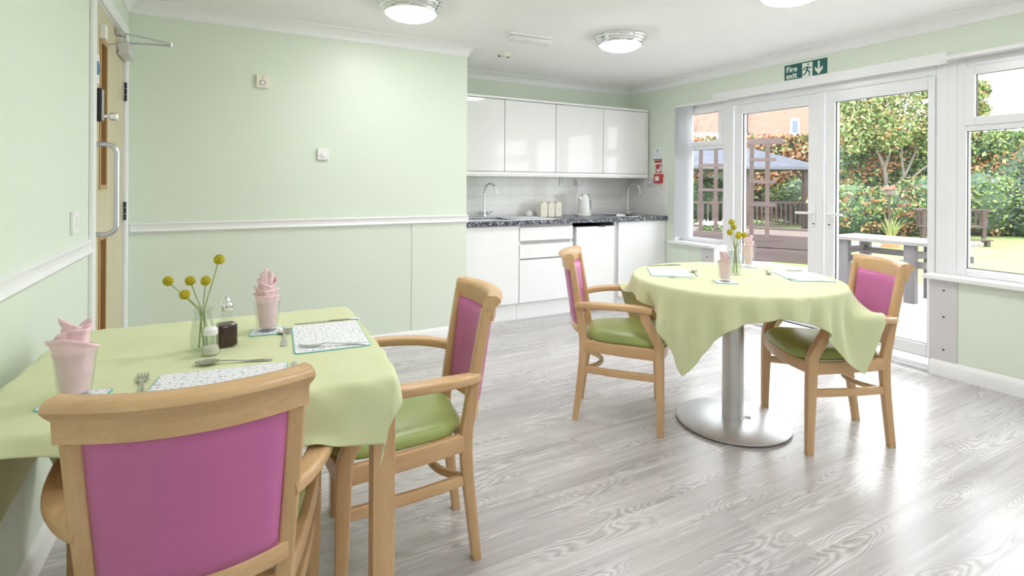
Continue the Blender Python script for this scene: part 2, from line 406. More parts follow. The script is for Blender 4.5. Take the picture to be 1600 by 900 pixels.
# skirting
sp = [(0, 0), (.005, .002), (.010, .010), (.013, .022), (.016, .026), (.016, .101), (0, .101)]
sk = .101
S('baseboard_back', run(MB(), (WL, YB, sk), (XC, YB, sk), (0, -1, 0), 1, -1, sp), m_trim)
S('baseboard_left', run(MB(), (WL, YN, sk), (WL, 2.884, sk), (1, 0, 0), 1, 0, sp), m_trim)
S('baseboard_right', run(MB(), (WR, YD0-.012, sk), (WR, YN, sk), (-1, 0, 0), -.5, 1, sp), m_trim)
S('baseboard_kitchen', run(MB(), (WR, 4.13, sk), (WR, YD1, sk), (-1, 0, 0), 0, 0, sp), m_trim)
# tiled splashbacks and pale grey cover boards with screws
S('trim_9', MB().box(XC, WR, YK-.008, YK, .885, 1.296), m_tile, smooth=False)
S('trim_10', MB().box(WR-.008, WR, 4.1156, YK-.008, .885, 1.296), m_tiley, smooth=False)
def board(name, y0, y1, zs):
    o = S(name, MB().box(WR-.006, WR, y0, y1, .101, SB, .001), m_grey)
    for z in zs:
        MB().lathe([(.006, 0), (.006, -.002), (.003, -.003)], (WR-.006, y0+.072, z), 10, 'x').build('screw', m_dark, o)
board('trim_11', 1.600, YD0, (.17, .38, .55)); board('trim_12', YD1, 3.655, (.2, .53))
# painted reveals of the window wall and window sills
def sill(name, y0, y1):
    return S(name, MB().box(3.99, 4.14, y0, y1, .620, .648, .006), m_trim)
sill('trim_13', YD1-.012, 4.06); sill('trim_14', YW2, 1.775); 
# near ends of wall lined white at the door opening
S('trim_16', MB().box(WR-.002, 4.3, YD1-.008, YD1, 0, .62).box(WR-.002, 4.3, YD0, YD0+.008, 0, .62).box(WR, 4.12, YW1-.005, YW1, SB, OT).box(WR-.002, 4.12, YW2, YW1, OT-.006, OT), m_trim)
# cover trim above the door frame
S('trim_17', MB().box(WR-.012, WR, 1.66, 3.53, OT-.03, OT+.045, .002), m_trim)
# door architrave in left wall
ar = MB()
ar.box(WL, WL+.016, DY0-.062, DY0, 0, DZ+.062, .004).box(WL, WL+.016, DY1, DY1+.062, 0, DZ+.062, .004).box(WL, WL+.016, DY0, DY1, DZ, DZ+.062, .004)
ar.box(WL-.14, WL, DY0-.001, DY0+.012, 0, DZ).box(WL-.14, WL, DY1-.012, DY1+.001, 0, DZ).box(WL-.14, WL, DY0, DY1, DZ-.012, DZ+.001)
S('trim_18', ar, m_trim)

# ---------------------------------------------------------------- fixed windows and glazed doors (frame face at x = 4.12)
F, FT = 4.12, .065
def frame(mb, y0, y1, z0, z1, w_, x=F, t=FT, wt=None, wb=None):
    wt = w_ if wt is None else wt; wb = w_ if wb is None else wb
    mb.box(x, x+t, y0, y0+w_, z0, z1, .004).box(x, x+t, y1-w_, y1, z0, z1, .004)
    mb.box(x, x+t, y0+w_, y1-w_, z1-wt, z1, .004).box(x, x+t, y0+w_, y1-w_, z0, z0+wb, .004); return mb
def pane(y0, y1, z0, z1, parent, x=F+.028):
    MB().box(x, x+.006, y0, y1, z0, z1).build('pane', m_pane, parent, smooth=False)
def gasket(y0, y1, z0, z1, parent, x=F+.012):
    frame(MB(), y0-.003, y1+.003, z0-.003, z1+.003, .006, x, .02).build('gasket', m_dark, parent, smooth=False)
def window(name, y0, y1, tz0, tz1, lz0, lz1, sash):
    o = S(name, frame(MB(), y0, y1, .648, OT-.006, .05, wt=.055).box(F, F+FT, y0+.05, y1-.05, lz1, sash[0], .004), m_upvc)
    s_ = frame(MB(), y0+.045, y1-.045, sash[0]-.008, sash[1], .052, F-.016, .05).build('casement', m_upvc, o)
    gasket(y0+.097, y1-.097, sash[0]+.044, sash[1]-.052, s_, F+.006)
    ym = (y0+y1)/2
    MB().box(F-.034, F-.016, ym-.02, ym+.02, sash[0]+.002, sash[0]+.028, .003).sweep([(F-.034, ym+.01, sash[0]+.015), (F-.044, ym-.05, sash[0]+.017), (F-.042, ym-.095, sash[0]+.013)], rrect(.012, .012, .003)).build('handle', m_whitep, s_)
    gasket(y0+.05, y1-.05, lz0, lz1, o)
    pane(y0+.09, y1-.09, sash[0]+.04, sash[1]-.04, o); pane(y0+.04, y1-.04, lz0-.01, lz1+.01, o)
    return o
window('window_1', 3.425, YW1-.005, 0, 0, .70, 1.566, (1.605, 1.975))
window('window_2', YW2+.01, 1.640, 0, 0, .70, 1.569, (1.612, 1.975))
S('trim_19', frame(MB(), 1.690, 3.425, 0, OT-.006, .065, F-.002, FT, .075, .035).box(F, F+FT, 1.64, 1.70, 0, OT-.006), m_upvc)
def glazed_door(name, y0, y1, z0, z1, gy0, gy1, hy, dirn):
    o = S(name, MB().box(F-.014, F+.05, y0, gy0, z0, z1, .004).box(F-.014, F+.05, gy1, y1, z0, z1, .004).box(F-.014, F+.05, gy0, gy1, 1.864, z1, .004).box(F-.014, F+.05, gy0, gy1, z0, .160, .004), m_upvc)
    gasket(gy0, gy1, .160, 1.864, o, F+.0)
    pane(gy0-.01, gy1+.01, .15, 1.874, o)
    MB().box(F-.022, F-.014, hy-.014, hy+.014, .885, 1.075, .004).build('handle_plate', m_whitep, o)
    MB().tube([(F-.014, hy, 1.0), (F-.062, hy, 1.0), (F-.066, hy+dirn*.01, 1.0), (F-.066, hy+dirn*.125, .997)], .010, 10).build('lever_handle', m_whitep, o)
    MB().lathe([(.007, 0), (.007, -.003)], (F-.022, hy, .915), 12, 'x').build('keyhole', m_dark, o)
    return o
glazed_door('door_1', 2.506, 3.338, .085, 1.945, 2.628, 3.256, 2.575, 1)
glazed_door('door_2', 1.756, 2.490, .078, 1.945, 1.798, 2.416, 2.450, -1)
S('trim_20', MB().box(F-.06, F-.005, YD0, 3.44, 0, .014, .003).box(F-.03, F-.004, YD0, 3.44, .014, .035, .003), m_upvc)
S('trim_21', MB().box(F-.001, F+.001, 1.70, 3.42, .072, .083), m_dark)

# ================================================================= DOOR ON THE LEFT
PY0, PY1 = 3.112, 3.262
dm = MB(); zz_ = (.008, .43, .952, 1.19, 1.885, DZ-.014)
dm.box(WL-.046, WL-.002, DY0+.014, PY0, .008, DZ-.014).box(WL-.046, WL-.002, PY1, DY1-.014, .008, DZ-.014)
for a_, b_ in ((0, 1), (2, 3), (4, 5)): dm.box(WL-.046, WL-.002, PY0, PY1, zz_[a_], zz_[b_])
dl = S('door_3', dm, m_door, smooth=False)
for z0, z1 in ((1.19, 1.885), (.43, .952)):
    fr = MB()
    for (ya, yb) in ((PY0-.012, PY0+.012), (PY1-.012, PY1+.012)): fr.box(WL-.040, WL+.002, ya, yb, z0-.012, z1+.012)
    fr.box(WL-.040, WL+.002, PY0+.012, PY1-.012, z1-.012, z1+.012).box(WL-.040, WL+.002, PY0+.012, PY1-.012, z0-.012, z0+.012)
    fo = fr.build('vision_panel_frame', m_oak, dl, smooth=False)
    MB().box(WL-.030, WL-.026, PY0+.012, PY1-.012, z0+.012, z1-.012).build('glass', mat('dark_wired_glass', (.03, .022, .018), .15), fo)
hb = MB().tube(bez([(WL-.002, 3.0, 1.385), (WL+.05, 3.0, 1.385), (WL+.078, 3.0, 1.36), (WL+.08, 3.0, 1.3), (WL+.08, 3.0, 1.05), (WL+.078, 3.0, 1.005), (WL+.05, 3.0, .98), (WL-.002, 3.0, .98)], 42), .0115, 12, up=(0, 1, 0))
hb.build('pull_handle', m_steel, dl)
MB().box(WL-.002, WL+.002, 2.965, 2.99, .92, 1.45).build('finger_plate', m_steel, dl)
MB().box(WL-.002, WL+.022, 3.002, 3.045, 1.49, 1.640, .004).build('code_lock_body', m_black, dl)
MB().box(WL+.022, WL+.026, 3.006, 3.041, 1.495, 1.635, .001).build('lock_face', m_steel, dl)
MB().lathe([(.010, 0), (.010, .022), (.017, .026), (.019, .05), (.014, .055)], (WL+.026, 3.024, 1.515), 20, 'x').build('lock_knob', m_chrome, dl)
sg = MB().box(WL-.002, WL+.001, 3.005, 3.085, 1.665, 1.80).build('door_sign', m_whitep, dl)
MB().lathe([(.032, 0), (.032, .0015)], (WL+.001, 3.045, 1.735), 28, 'x').build('blue_disc', mat('sign_blue', (.02, .16, .40), .5), sg)
for z in (1.732, 1.05, .32):
    hg = MB().box(WL-.002, WL+.004, DY1-.035, DY1+.004, z-.052, z+.052, .001).build('hinge', m_steel, dl)
    mk = MB()
    for k in range(3): mk.lathe([(.0075, -.016), (.0075, .016)], (WL+.009, DY1-.012, z+(k-1)*.036), 12)
    mk.build('hinge_knuckle', m_dark, hg)
cl = MB().box(WL-.001, WL+.055, 3.53, 3.738, 1.905, 1.975, .006).build('door_closer', mat('closer_silver', (.66, .66, .67), .4, metal=.3), dl)
cm = MB().tube([(WL+.03, 3.62, 1.985), (WL+.14, 3.60, 1.988), (WL+.238, 3.58, 1.988)], .0065, 8)
cm.tube([(WL+.012, 3.50, 2.012), (WL+.13, 3.54, 2.006), (WL+.238, 3.58, 1.998)], .0055, 8)
cm.lathe([(.012, 0), (.012, .022)], (WL+.03, 3.62, 1.972), 14).lathe([(.010, 0), (.010, .024)], (WL+.238, 3.58, 1.980), 12)
cm.box(WL+.0, WL+.026, 3.475, 3.53, 1.995, 2.03, .003)
cm.build('closer_arm', m_steel, cl)
mb = MB().box(WL-.002, WL+.022, 3.09, 3.14, 1.885, 1.95, .003).build('door_contact', m_whitep, dl)
MB().tube([(WL+.004, 3.30, 1.90), (WL+.03, 3.30, 1.91), (WL+.045, 3.30, 1.88), (WL+.03, 3.30, 1.86)], .005, 8).build('coat_hook', m_steel, dl)

# ================================================================= KITCHEN
KF = 4.136   # door face of base units
def base_unit(name, label, x0, x1, fronts, plinth=True, z0=.15):
    t = root(name, label, 'cabinet', (x0, KF, 0), 0, 'base cabinets under the kitchen worktop')
    w_ = x1-x0
    MB().box(.001, .018, .02, .56, z0, .853).box(w_-.018, w_-.001, .02, .56, z0, .853).box(.018, w_-.018, .54, .56, z0, .853).box(.018, w_-.018, .02, .54, z0, z0+.018).build('carcass', m_unitm, t)
    MB().box(.018, w_-.018, .012, .03, .826, .853).box(.018, w_-.018, .022, .03, z0+.02, .826).build('finger_rail', m_shadowgap, t)
    for nm, a, b in fronts:
        MB().box(.003, w_-.003, 0, .019, a, b, .0025).build(nm, m_unitm, t)
    if plinth:
        MB().box(0, w_, .045, .063, 0, z0, .001).box(w_-.018, w_, .063, .55, 0, z0).build('plinth', m_unitm, t)
    return t
base_unit('base_cabinet', 'white base cabinet with one plain door below the left sink', 1.69, 2.286, [('door', .155, .845)])
base_unit('drawer_cabinet', 'white base cabinet with two drawers above a door', 2.289, 2.868, [('drawer', .705, .826), ('drawer', .548, .672), ('door', .155, .534)])
base_unit('base_cabinet', 'white corner base cabinet at the right end with full-height door', 3.408, 4.04, [('door', .10, .845)], True, .10)
S('trim_22', MB().box(3.368, 3.406, KF+.018, KF+.035, 0, .853), m_grey)  # gap filler; its grey stands for the shade in the side recess
fr = root('refrigerator', 'small white under-counter fridge between the drawers and corner cabinet', 'fridge', (2.905, KF, 0))
MB().box(0, .455, .045, .54, .012, .80, .006).build('body', m_whitep, fr)
MB().box(0, .455, 0, .042, .035, .812, .008).build('door', m_whitep, fr)
MB().box(.26, .34, -.004, .01, .805, .822, .002).build('handle', m_black, fr)
MB().box(.0, .455, .05, .54, .80, .812).build('top_panel', m_dark, fr)
MB().box(.01, .445, .03, .06, 0, .03).build('kick_plate', m_black, fr)
# worktop with two cut-outs
wt = MB(); y0, y1, a, b = 4.1, YK-.009, .853, .891
hx = [(1.86, 2.28), (3.46, 3.80)]; hy = (4.22, 4.56)
xs = [1.683, hx[0][0], hx[0][1], hx[1][0], hx[1][1], WR-.009]
for i in (0, 2, 4): wt.box(xs[i], xs[i+1], y0, y1, a, b)
for i in (1, 3): wt.box(xs[i], xs[i+1], y0, hy[0], a, b).box(xs[i], xs[i+1], hy[1], y1, a, b)
wo = wt.build('kitchen_worktop', m_granite, smooth=False); tag(wo, 'long black speckled laminate worktop along the kitchen recess', 'worktop')
sk_ = root('kitchen_sink', 'rectangular steel sink with drainer at the left of the worktop', 'sink', (1.80, 4.18, .891))
sm = MB(); sm.box(0, .055, 0, .42, 0, .004).box(.485, .90, 0, .42, 0, .004).box(.055, .485, 0, .035, 0, .004).box(.055, .485, .385, .42, 0, .004)
for k in range(6): sm.box(.54, .86, .08+k*.05, .086+k*.05, .004, .007, .001)
sm.build('drainer', m_steel, sk_)
sm = MB(); q = lambda h, i: [Vector((.055+i, .035+i, h)), Vector((.485-i, .035+i, h)), Vector((.485-i, .385-i, h)), Vector((.055+i, .385-i, h))]
sm.loft([q(.003, .0), q(-.02, .008), q(-.15, .03)], True, False); sm.face([sm.b.verts.new(p) for p in q(-.15, .03)]); sm.build('bowl', m_steel, sk_)
rs = root('round_sink', 'round steel sink bowl at the right of the worktop', 'sink', (3.63, 4.39, .891))
MB().lathe([(.24, 0), (.24, .004), (.205, .005), (.20, 0)], n=48, cap=False).build('rim', m_steel, rs)
MB().lathe([(.20, .003), (.19, -.06), (.16, -.13), (.10, -.15), (.001, -.152)], n=48, cap=False).build('bowl', m_steel, rs)
def tap(x, y, label, rz=0):
    t = root('mixer_tap', label, 'tap', (x, y, .891), rz, 'swan-neck mixer taps')
    MB().lathe([(.024, 0), (.024, .006), (.017, .012), (.016, .05), (.012, .07)], n=20).build('base', m_chrome, t)
    s = bez([(0, 0, .06), (0, 0, .20), (0, -.005, .27), (0, -.035, .315), (0, -.075, .325), (0, -.12, .30), (0, -.135, .25), (0, -.135, .225)], 42)
    MB().tube(s, .0095, 12, up=(1, 0, 0)).build('spout', m_chrome, t)
    for sx in (-1, 1):
        MB().lathe([(.008, 0), (.008, sx*.03), (.016, sx*.032), (.018, sx*.05), (.016, sx*.058)], (sx*.012, 0, .045), 16, 'x').build('tap_handle', m_chrome, t)
        MB().tube([(sx*.055, 0, .045), (sx*.062, -.02, .052), (sx*.062, -.055, .056)], .005, 8).build('tap_lever', m_chrome, t)
    return t
tap(2.165, 4.615, 'chrome swan-neck mixer tap behind the left rectangular sink', .5)
tap(3.89, 4.56, 'chrome swan-neck mixer tap behind the round right sink', .6)
# wall cabinets
UF = 4.3856
edges = [(1.70, 2.262), (2.267, 2.827), (2.832, 3.408), (3.413, 3.990)]
names = ['leftmost wall cabinet, gloss white, partly hidden by the green wall', 'second gloss white wall cabinet from the left, above the cream canisters', 'third gloss white wall cabinet from the left, above the kettle', 'rightmost gloss white wall cabinet beside the window wall']
for (x0, x1), lb in zip(edges, names):
    t = root('wall_cabinet', lb, 'cabinet', (x0, UF, 1.33), 0, 'gloss white wall cabinets')
    MB().box(0, x1-x0, .021, YK-.009-UF, 0, .672).build('carcass', m_unitm, t)
    MB().box(.001, x1-x0-.001, 0, .02, .004, .668, .002).build('door', m_unit, t)
S('trim_23', MB().box(1.69, 3.995, UF-.022, YK-.009, 2.002, 2.022, .004), m_unitm)
S('trim_24', MB().box(1.69, 3.995, UF-.006, UF+.014, 1.286, 1.328, .004).box(1.69, 3.995, UF-.012, UF+.014, 1.302, 1.31, .002), m_unitm)
S('trim_25', MB().box(3.992, 4.012, UF-.004, YK-.009, 1.286, 2.0, .001), m_unitm)
# canisters
def canister(x, lb, group):
    t = root('canister', lb, 'canister', (x, 4.475, .891), 0, group)
    MB().box(-.038, .038, 0, .085, 0, .118, .004).build('body', m_cream, t)
    m = MB(); m.poly([(-.041, .118), (.041, .118), (.041, .124), (0, .152), (-.041, .124)], lambda a, b, d: Vector((a, -.003+d, b)), .091)
    m.build('lid', m_cream, t)
    MB().lathe([(.005, 0), (.011, .012), (.008, .02), (.001, .022)], (0, .04, .146), 14).build('knob', m_cream, t)
    m = MB()
    for i, wd_ in enumerate((.034, .026, .020)): m.box(-wd_/2, wd_/2, -.0016, .0, .083-i*.010, .086-i*.010)
    m.build('embossed_mark', m_grey, t)
for x, lb in ((2.755, 'left one of three cream house-shaped canisters, beside the small white pot'), (2.840, 'middle one of three cream house-shaped canisters on the worktop'), (2.925, 'right one of three cream house-shaped canisters, nearest the kettle')):
    canister(x, lb, 'cream canisters on the worktop')
t = root('sugar_pot', 'small round white pot left of the cream canisters', 'pot', (2.655, 4.60, .891))
MB().lathe([(.022, 0), (.034, .012), (.036, .032), (.028, .044)], n=24).build('body', m_whitep, t)
MB().lathe([(.029, .044), (.029, .048), (.012, .056), (.008, .064), (.001, .066)], n=24).build('lid', m_whitep, t)
kt = root('kettle', 'white jug kettle with grey handle standing on the worktop', 'kettle', (3.235, 4.48, .891), .25)
MB().lathe([(.072, 0), (.075, .004), (.075, .018), (.070, .022)], n=32).build('base', m_whitep, kt)
MB().lathe([(.068, .022), (.070, .05), (.066, .12), (.056, .18), (.045, .208), (.02, .224), (.001, .228)], n=32).build('body', m_whitep, kt)
MB().sweep(bez([(.040, 0, .215), (.075, 0, .215), (.092, 0, .17), (.094, 0, .10), (.080, 0, .07), (.062, 0, .065)], 30), rrect(.022, .014, .006), up=(0, 1, 0)).build('handle', mat('grey_plastic', (.32, .33, .35), .4), kt)
MB().sweep([(-.05, 0, .17), (-.078, 0, .20)], rrect(.035, .03, .008), up=(0, 1, 0), scales=[1, .6]).build('spout', m_whitep, kt)
MB().lathe([(.012, 0), (.012, .008), (.001, .010)], (-.02, 0, .222), 16).build('lid_knob', m_steel, kt)
MB().box(.02, .036, -.066, -.050, .06, .16, .002).build('water_gauge', mat('gauge_grey', (.12, .13, .16), .3), kt)
# sockets
for x, lb in ((3.115, 'single white socket on the tiles under the wall cabinets, left one'), (3.33, 'double white socket on the tiles with the kettle cable')):
    wdt = .043 if x < 3.2 else .072
    t = root('power_socket', lb, 'socket', (x, YK-.008, 1.245), 0, 'sockets under the wall cabinets')
    MB().box(-wdt, wdt, -.010, 0, -.042, .042, .003).build('face_plate', m_whitep, t)
    for sx in ((0,) if wdt < .05 else (-.034, .034)):
        MB().box(sx-.009, sx+.009, -.013, -.009, .016, .034, .001).build('switch', m_whitep, t)
        MB().box(sx-.010, sx-.004, -.0105, -.0095, -.008, -.004).box(sx+.004, sx+.010, -.0105, -.0095, -.008, -.004).box(sx-.002, sx+.002, -.0105, -.0095, .0, .008).build('pin_holes', m_dark, t)
    if wdt > .05: MB().box(-.058, -.012, -.045, -.010, -.034, .008, .006).build('plug', m_whitep, t)
cb = MB().tube(bez([(3.295, YK-.045, 1.215), (3.27, YK-.035, 1.12), (3.265, YK-.03, 1.0), (3.26, YK-.03, .92), (3.25, YK-.06, .897), (3.24, 4.56, .896)], 30), .003, 8).build('kettle_cable', m_whitep)
tag(cb, 'white kettle cable hanging down from the double socket', 'cable')

# ---------------------------------------------------------------- notices by the kitchen
m_paper = mat('notice_white', (.80, .84, .86), .5); m_red = mat('notice_red', (.50, .05, .05), .5); m_grn = mat('notice_green', (.08, .35, .28), .5); m_blue = mat('notice_blue', (.05, .10, .30), .5)
t = root('fire_notice', 'white notice with green and red bands, topmost on wall by window', 'notice', (WR, 4.262, 1.45))
MB().box(-.002, 0, -.068, .068, 0, .162).build('sheet', m_paper, t)
MB().box(-.003, -.001, -.066, .066, .030, .044).build('green_band', m_grn, t); MB().box(-.003, -.001, -.066, .046, .001, .028).build('red_band', m_red, t)
MB().box(-.003, -.001, -.014, .014, .128, .134).box(-.003, -.001, -.003, .003, .118, .146).build('blue_cross', m_blue, t)
m = MB()
for k in range(6): m.box(-.003, -.0015, -.056, .030, .054+k*.010, .057+k*.010)
m.build('text_lines', m_grey, t)
t = root('fire_action_label', 'small red and white fire label below the tall white notice', 'notice', (WR, 4.245, 1.345))
MB().box(-.002, 0, -.045, .045, 0, .088).build('sheet', m_red, t); MB().box(-.003, -.001, -.008, .030, .010, .040).box(-.003, -.001, -.038, -.016, .015, .07).build('white_symbols', m_paper, t)
t = root('call_point', 'red fire alarm call point just above the tiles', 'fire call point', (WR, 4.225, 1.232))
MB().box(-.045, 0, -.05, .05, 0, .098, .004).build('housing', m_red, t); MB().box(-.047, -.044, -.028, .028, .026, .072).build('glass_label', m_paper, t)
t = root('cooker_switch', 'grey fused switch between the wall cabinets and red call point', 'switch', (WR-.008, 4.36, 1.195))
MB().box(-.012, 0, -.043, .043, 0, .086, .003).build('face_plate', m_grey, t); MB().box(-.016, -.011, -.012, .012, .03, .056, .002).build('rocker', m_whitep, t)
# exit sign
es = root('fire_exit_sign', 'green fire exit sign with running man above the glazed doors', 'sign', (WR, 2.615, 2.138))
m_sg = mat('exit_green', (.006, .11, .10), .4); m_sw = mat('exit_white', (.80, .86, .76), .5)
MB().box(-.004, 0, -.178, .178, -.066, .066, .0008).build('board', m_sg, es)
def letter(txt, y, z, size):
    c = bpy.data.curves.new('lettering', 'FONT'); c.body = txt; c.size = size; c.extrude = .0006; c.offset = .0012
    c.materials.append(m_sw); o0 = bpy.data.objects.new('tmp', c); COL.objects.link(o0); bpy.context.view_layer.update(); me = bpy.data.meshes.new_from_object(o0); me.name = 'lettering'; bpy.data.objects.remove(o0)
    o = bpy.data.objects.new('lettering', me); COL.objects.link(o); o.parent = es
    o.matrix_local = Matrix(((0, 0, -1, -.0048), (-1, 0, 0, y), (0, 1, 0, z), (0, 0, 0, 1))); return o
letter('Fire', .162, .006, .062); letter('exit', .162, -.046, .062)
fy = lambda a, b, d: Vector((-.0042-d, a, b))
MB().poly([(.022, -.056), (-.062, -.056), (-.062, .056), (.022, .056)], fy, .001).build('white_panel', m_sw, es)
g = MB()
def rp(pts): g.poly([(-.020-(x-.5)*.084, (z-.5)*.112) for x, z in pts], lambda a, b, d: Vector((-.0053-d, a, b)), .0008)
rp([(.58+.085*math.cos(a), .86+.075*math.sin(a)) for a in [k*math.pi/6 for k in range(12)]])
rp([(.40, .74), (.56, .74), (.62, .64), (.52, .42), (.40, .36), (.32, .48), (.42, .60)])
rp([(.42, .42), (.50, .40), (.66, .30), (.62, .08), (.72, .04), (.78, .34), (.56, .50)])
rp([(.36, .44), (.46, .36), (.34, .20), (.04, .12), (.02, .20), (.26, .28)])
rp([(.40, .74), (.40, .66), (.22, .60), (.12, .44), (.06, .50), (.16, .68)])
rp([(.56, .72), (.62, .62), (.72, .56), (.88, .60), (.88, .68), (.72, .66)])
g.build('running_figure', m_sg, es)
MB().poly([(-.106, .052), (-.120, .052), (-.120, -.012), (-.144, .012), (-.144, -.012), (-.113, -.050), (-.082, -.012), (-.082, .012), (-.106, -.012)], fy, .001).build('down_arrow', m_sw, es)

# ---------------------------------------------------------------- wall devices
t = root('call_button', 'upper cream square alarm sounder high on the back wall', 'alarm', (.205, YB, 1.889))
MB().box(-.038, .038, -.024, 0, -.045, .045, .004).build('housing', m_cream, t)
MB().lathe([(.019, 0), (.019, -.003), (.015, -.004), (.015, -.002)], (0, -.024, -.012), 24, 'y').build('ring', m_shadowgap, t)
MB().lathe([(.012, 0), (.011, -.005)], (0, -.024, -.012), 20, 'y').build('button', m_whitep, t); MB().lathe([(.003, 0), (.003, -.002)], (0, -.024, .022), 10, 'y').build('indicator', m_dark, t)
t = root('thermostat', 'small white square thermostat on the middle of the back wall', 'thermostat', (.587, YB, 1.417))
MB().box(-.037, .037, -.022, 0, -.04, .04, .005).build('housing', m_whitep, t); MB().lathe([(.018, 0), (.017, -.007), (.014, -.008)], (.004, -.022, -.008), 24, 'y').build('dial', m_whitep, t)
t = root('light_switch', 'white light switch on the left wall above the dado rail', 'light switch', (WL, 2.62, 1.06))
MB().box(0, .012, -.044, .044, -.044, .044, .003).build('face_plate', m_whitep, t); MB().box(.011, .017, -.014, .014, -.02, .02, .002).build('rocker', m_whitep, t)
# blinds
t = root('vertical_blind', 'bunched pale grey vertical blind at the left edge of the left window', 'blind', (4.045, 3.98, OT-.004))
MB().box(-.02, .028, -.60, .02, -.028, 0, .003).build('head_rail', m_whitep, t)
m_slat = mat('pale_grey_blind_fabric', (.84, .85, .87), .8)
tl = nd(m_slat, 'ShaderNodeBsdfTranslucent'); tl.inputs[0].default_value = (.84, .85, .87, 1); mxs = nd(m_slat, 'ShaderNodeMixShader'); mxs.inputs[0].default_value = .55
lk(m_slat, bsdf(m_slat).outputs[0], mxs.inputs[1]); lk(m_slat, tl.outputs[0], mxs.inputs[2]); lk(m_slat, mxs.outputs[0], m_slat.node_tree.nodes['Material Output'].inputs[0])
for k in range(7):
    y = -.006-k*.024
    MB().sweep([(.004, y, -1.345), (.004, y, -.03)], [(-.036, -.001), (-.02, .004), (.02, .004), (.036, -.001), (.02, .003), (-.02, .003)], up=(-1, -1.15, 0)).build('slat', m_slat, t)
t = root('blind_rail', 'white blind head rail above the right window with no slats', 'blind rail', (4.022, YW2, OT-.012))
MB().box(-.02, .028, 0, 1.51, -.002, .026, .003).build('head_rail', m_whitep, t)
MB().box(-.012, .020, .01, 1.49, -.008, -.002, .002).build('runner_track', m_grey, t)

# ================================================================= CEILING LIGHTS
def ceiling_light(x, y, lb):
    t = root('ceiling_light', lb, 'ceiling light', (x, y, ZC), 0, 'round chrome-ringed ceiling lights')
    MB().lathe([(.19, 0), (.19, -.012), (.185, -.016), (.182, -.020), (.182, -.030), (.176, -.034), (.172, -.038), (.172, -.048), (.166, -.052), (.162, -.056), (.160, -.064), (.150, -.066), (.150, -.02)], n=64, cap=False).build('chrome_ring', m_chrome, t)
    pr_ = [(.151*math.cos(math.radians(a)), -.056-.050*math.sin(math.radians(a))) for a in range(0, 90, 10)]+[(.001, -.106)]
    MB().lathe(pr_, n=64, cap=False).build('opal_dome', m_lamp, t)
    return t
ceiling_light(.969, 3.12, 'round chrome-ringed ceiling light nearest the back green wall')
ceiling_light(2.53, 3.06, 'round chrome-ringed ceiling light nearest the kitchen and window corner')
ceiling_light(2.66, 1.80, 'round ceiling light at the top edge above the fire exit sign')
for x, y, lb in ((.98, 1.75, 'added ceiling fill light out of frame above the square table'), (.98, .40, 'added ceiling fill light overhead just right of the viewer'), (2.62, .40, 'added ceiling fill light nearest the right window, out of frame'),
              (.98, -1.2, 'added ceiling fill light behind the viewer, nearer the left wall'), (2.62, -1.2, 'added ceiling fill light behind the viewer, nearer the window wall')):
    ceiling_light(x, y, lb)  # unseen extra fittings, added to brighten the room
el = root('emergency_light', 'white oblong emergency light fitting on the ceiling', 'emergency light', (1.93, 3.36, ZC), -.06)
MB().box(-.17, .17, -.045, .045, -.022, 0, .004).build('base', m_whitep, el)
MB().box(-.165, .165, -.04, .04, -.055, -.022, .010).build('diffuser', noisy('frosted_diffuser', (.74, .76, .76), .25, .02, 30), el)
sd = root('ceiling_sensor', 'flat cream round sensor on the ceiling above the wall cabinets', 'sensor', (2.04, 3.98, ZC))
MB().lathe([(.055, 0), (.055, -.010), (.045, -.016), (.001, -.017)], n=28).build('disc', m_cream, sd)
MB().box(-.05, -.03, -.01, .01, -.020, -.012).box(.03, .05, -.01, .01, -.020, -.012).build('clips', m_dark, sd)

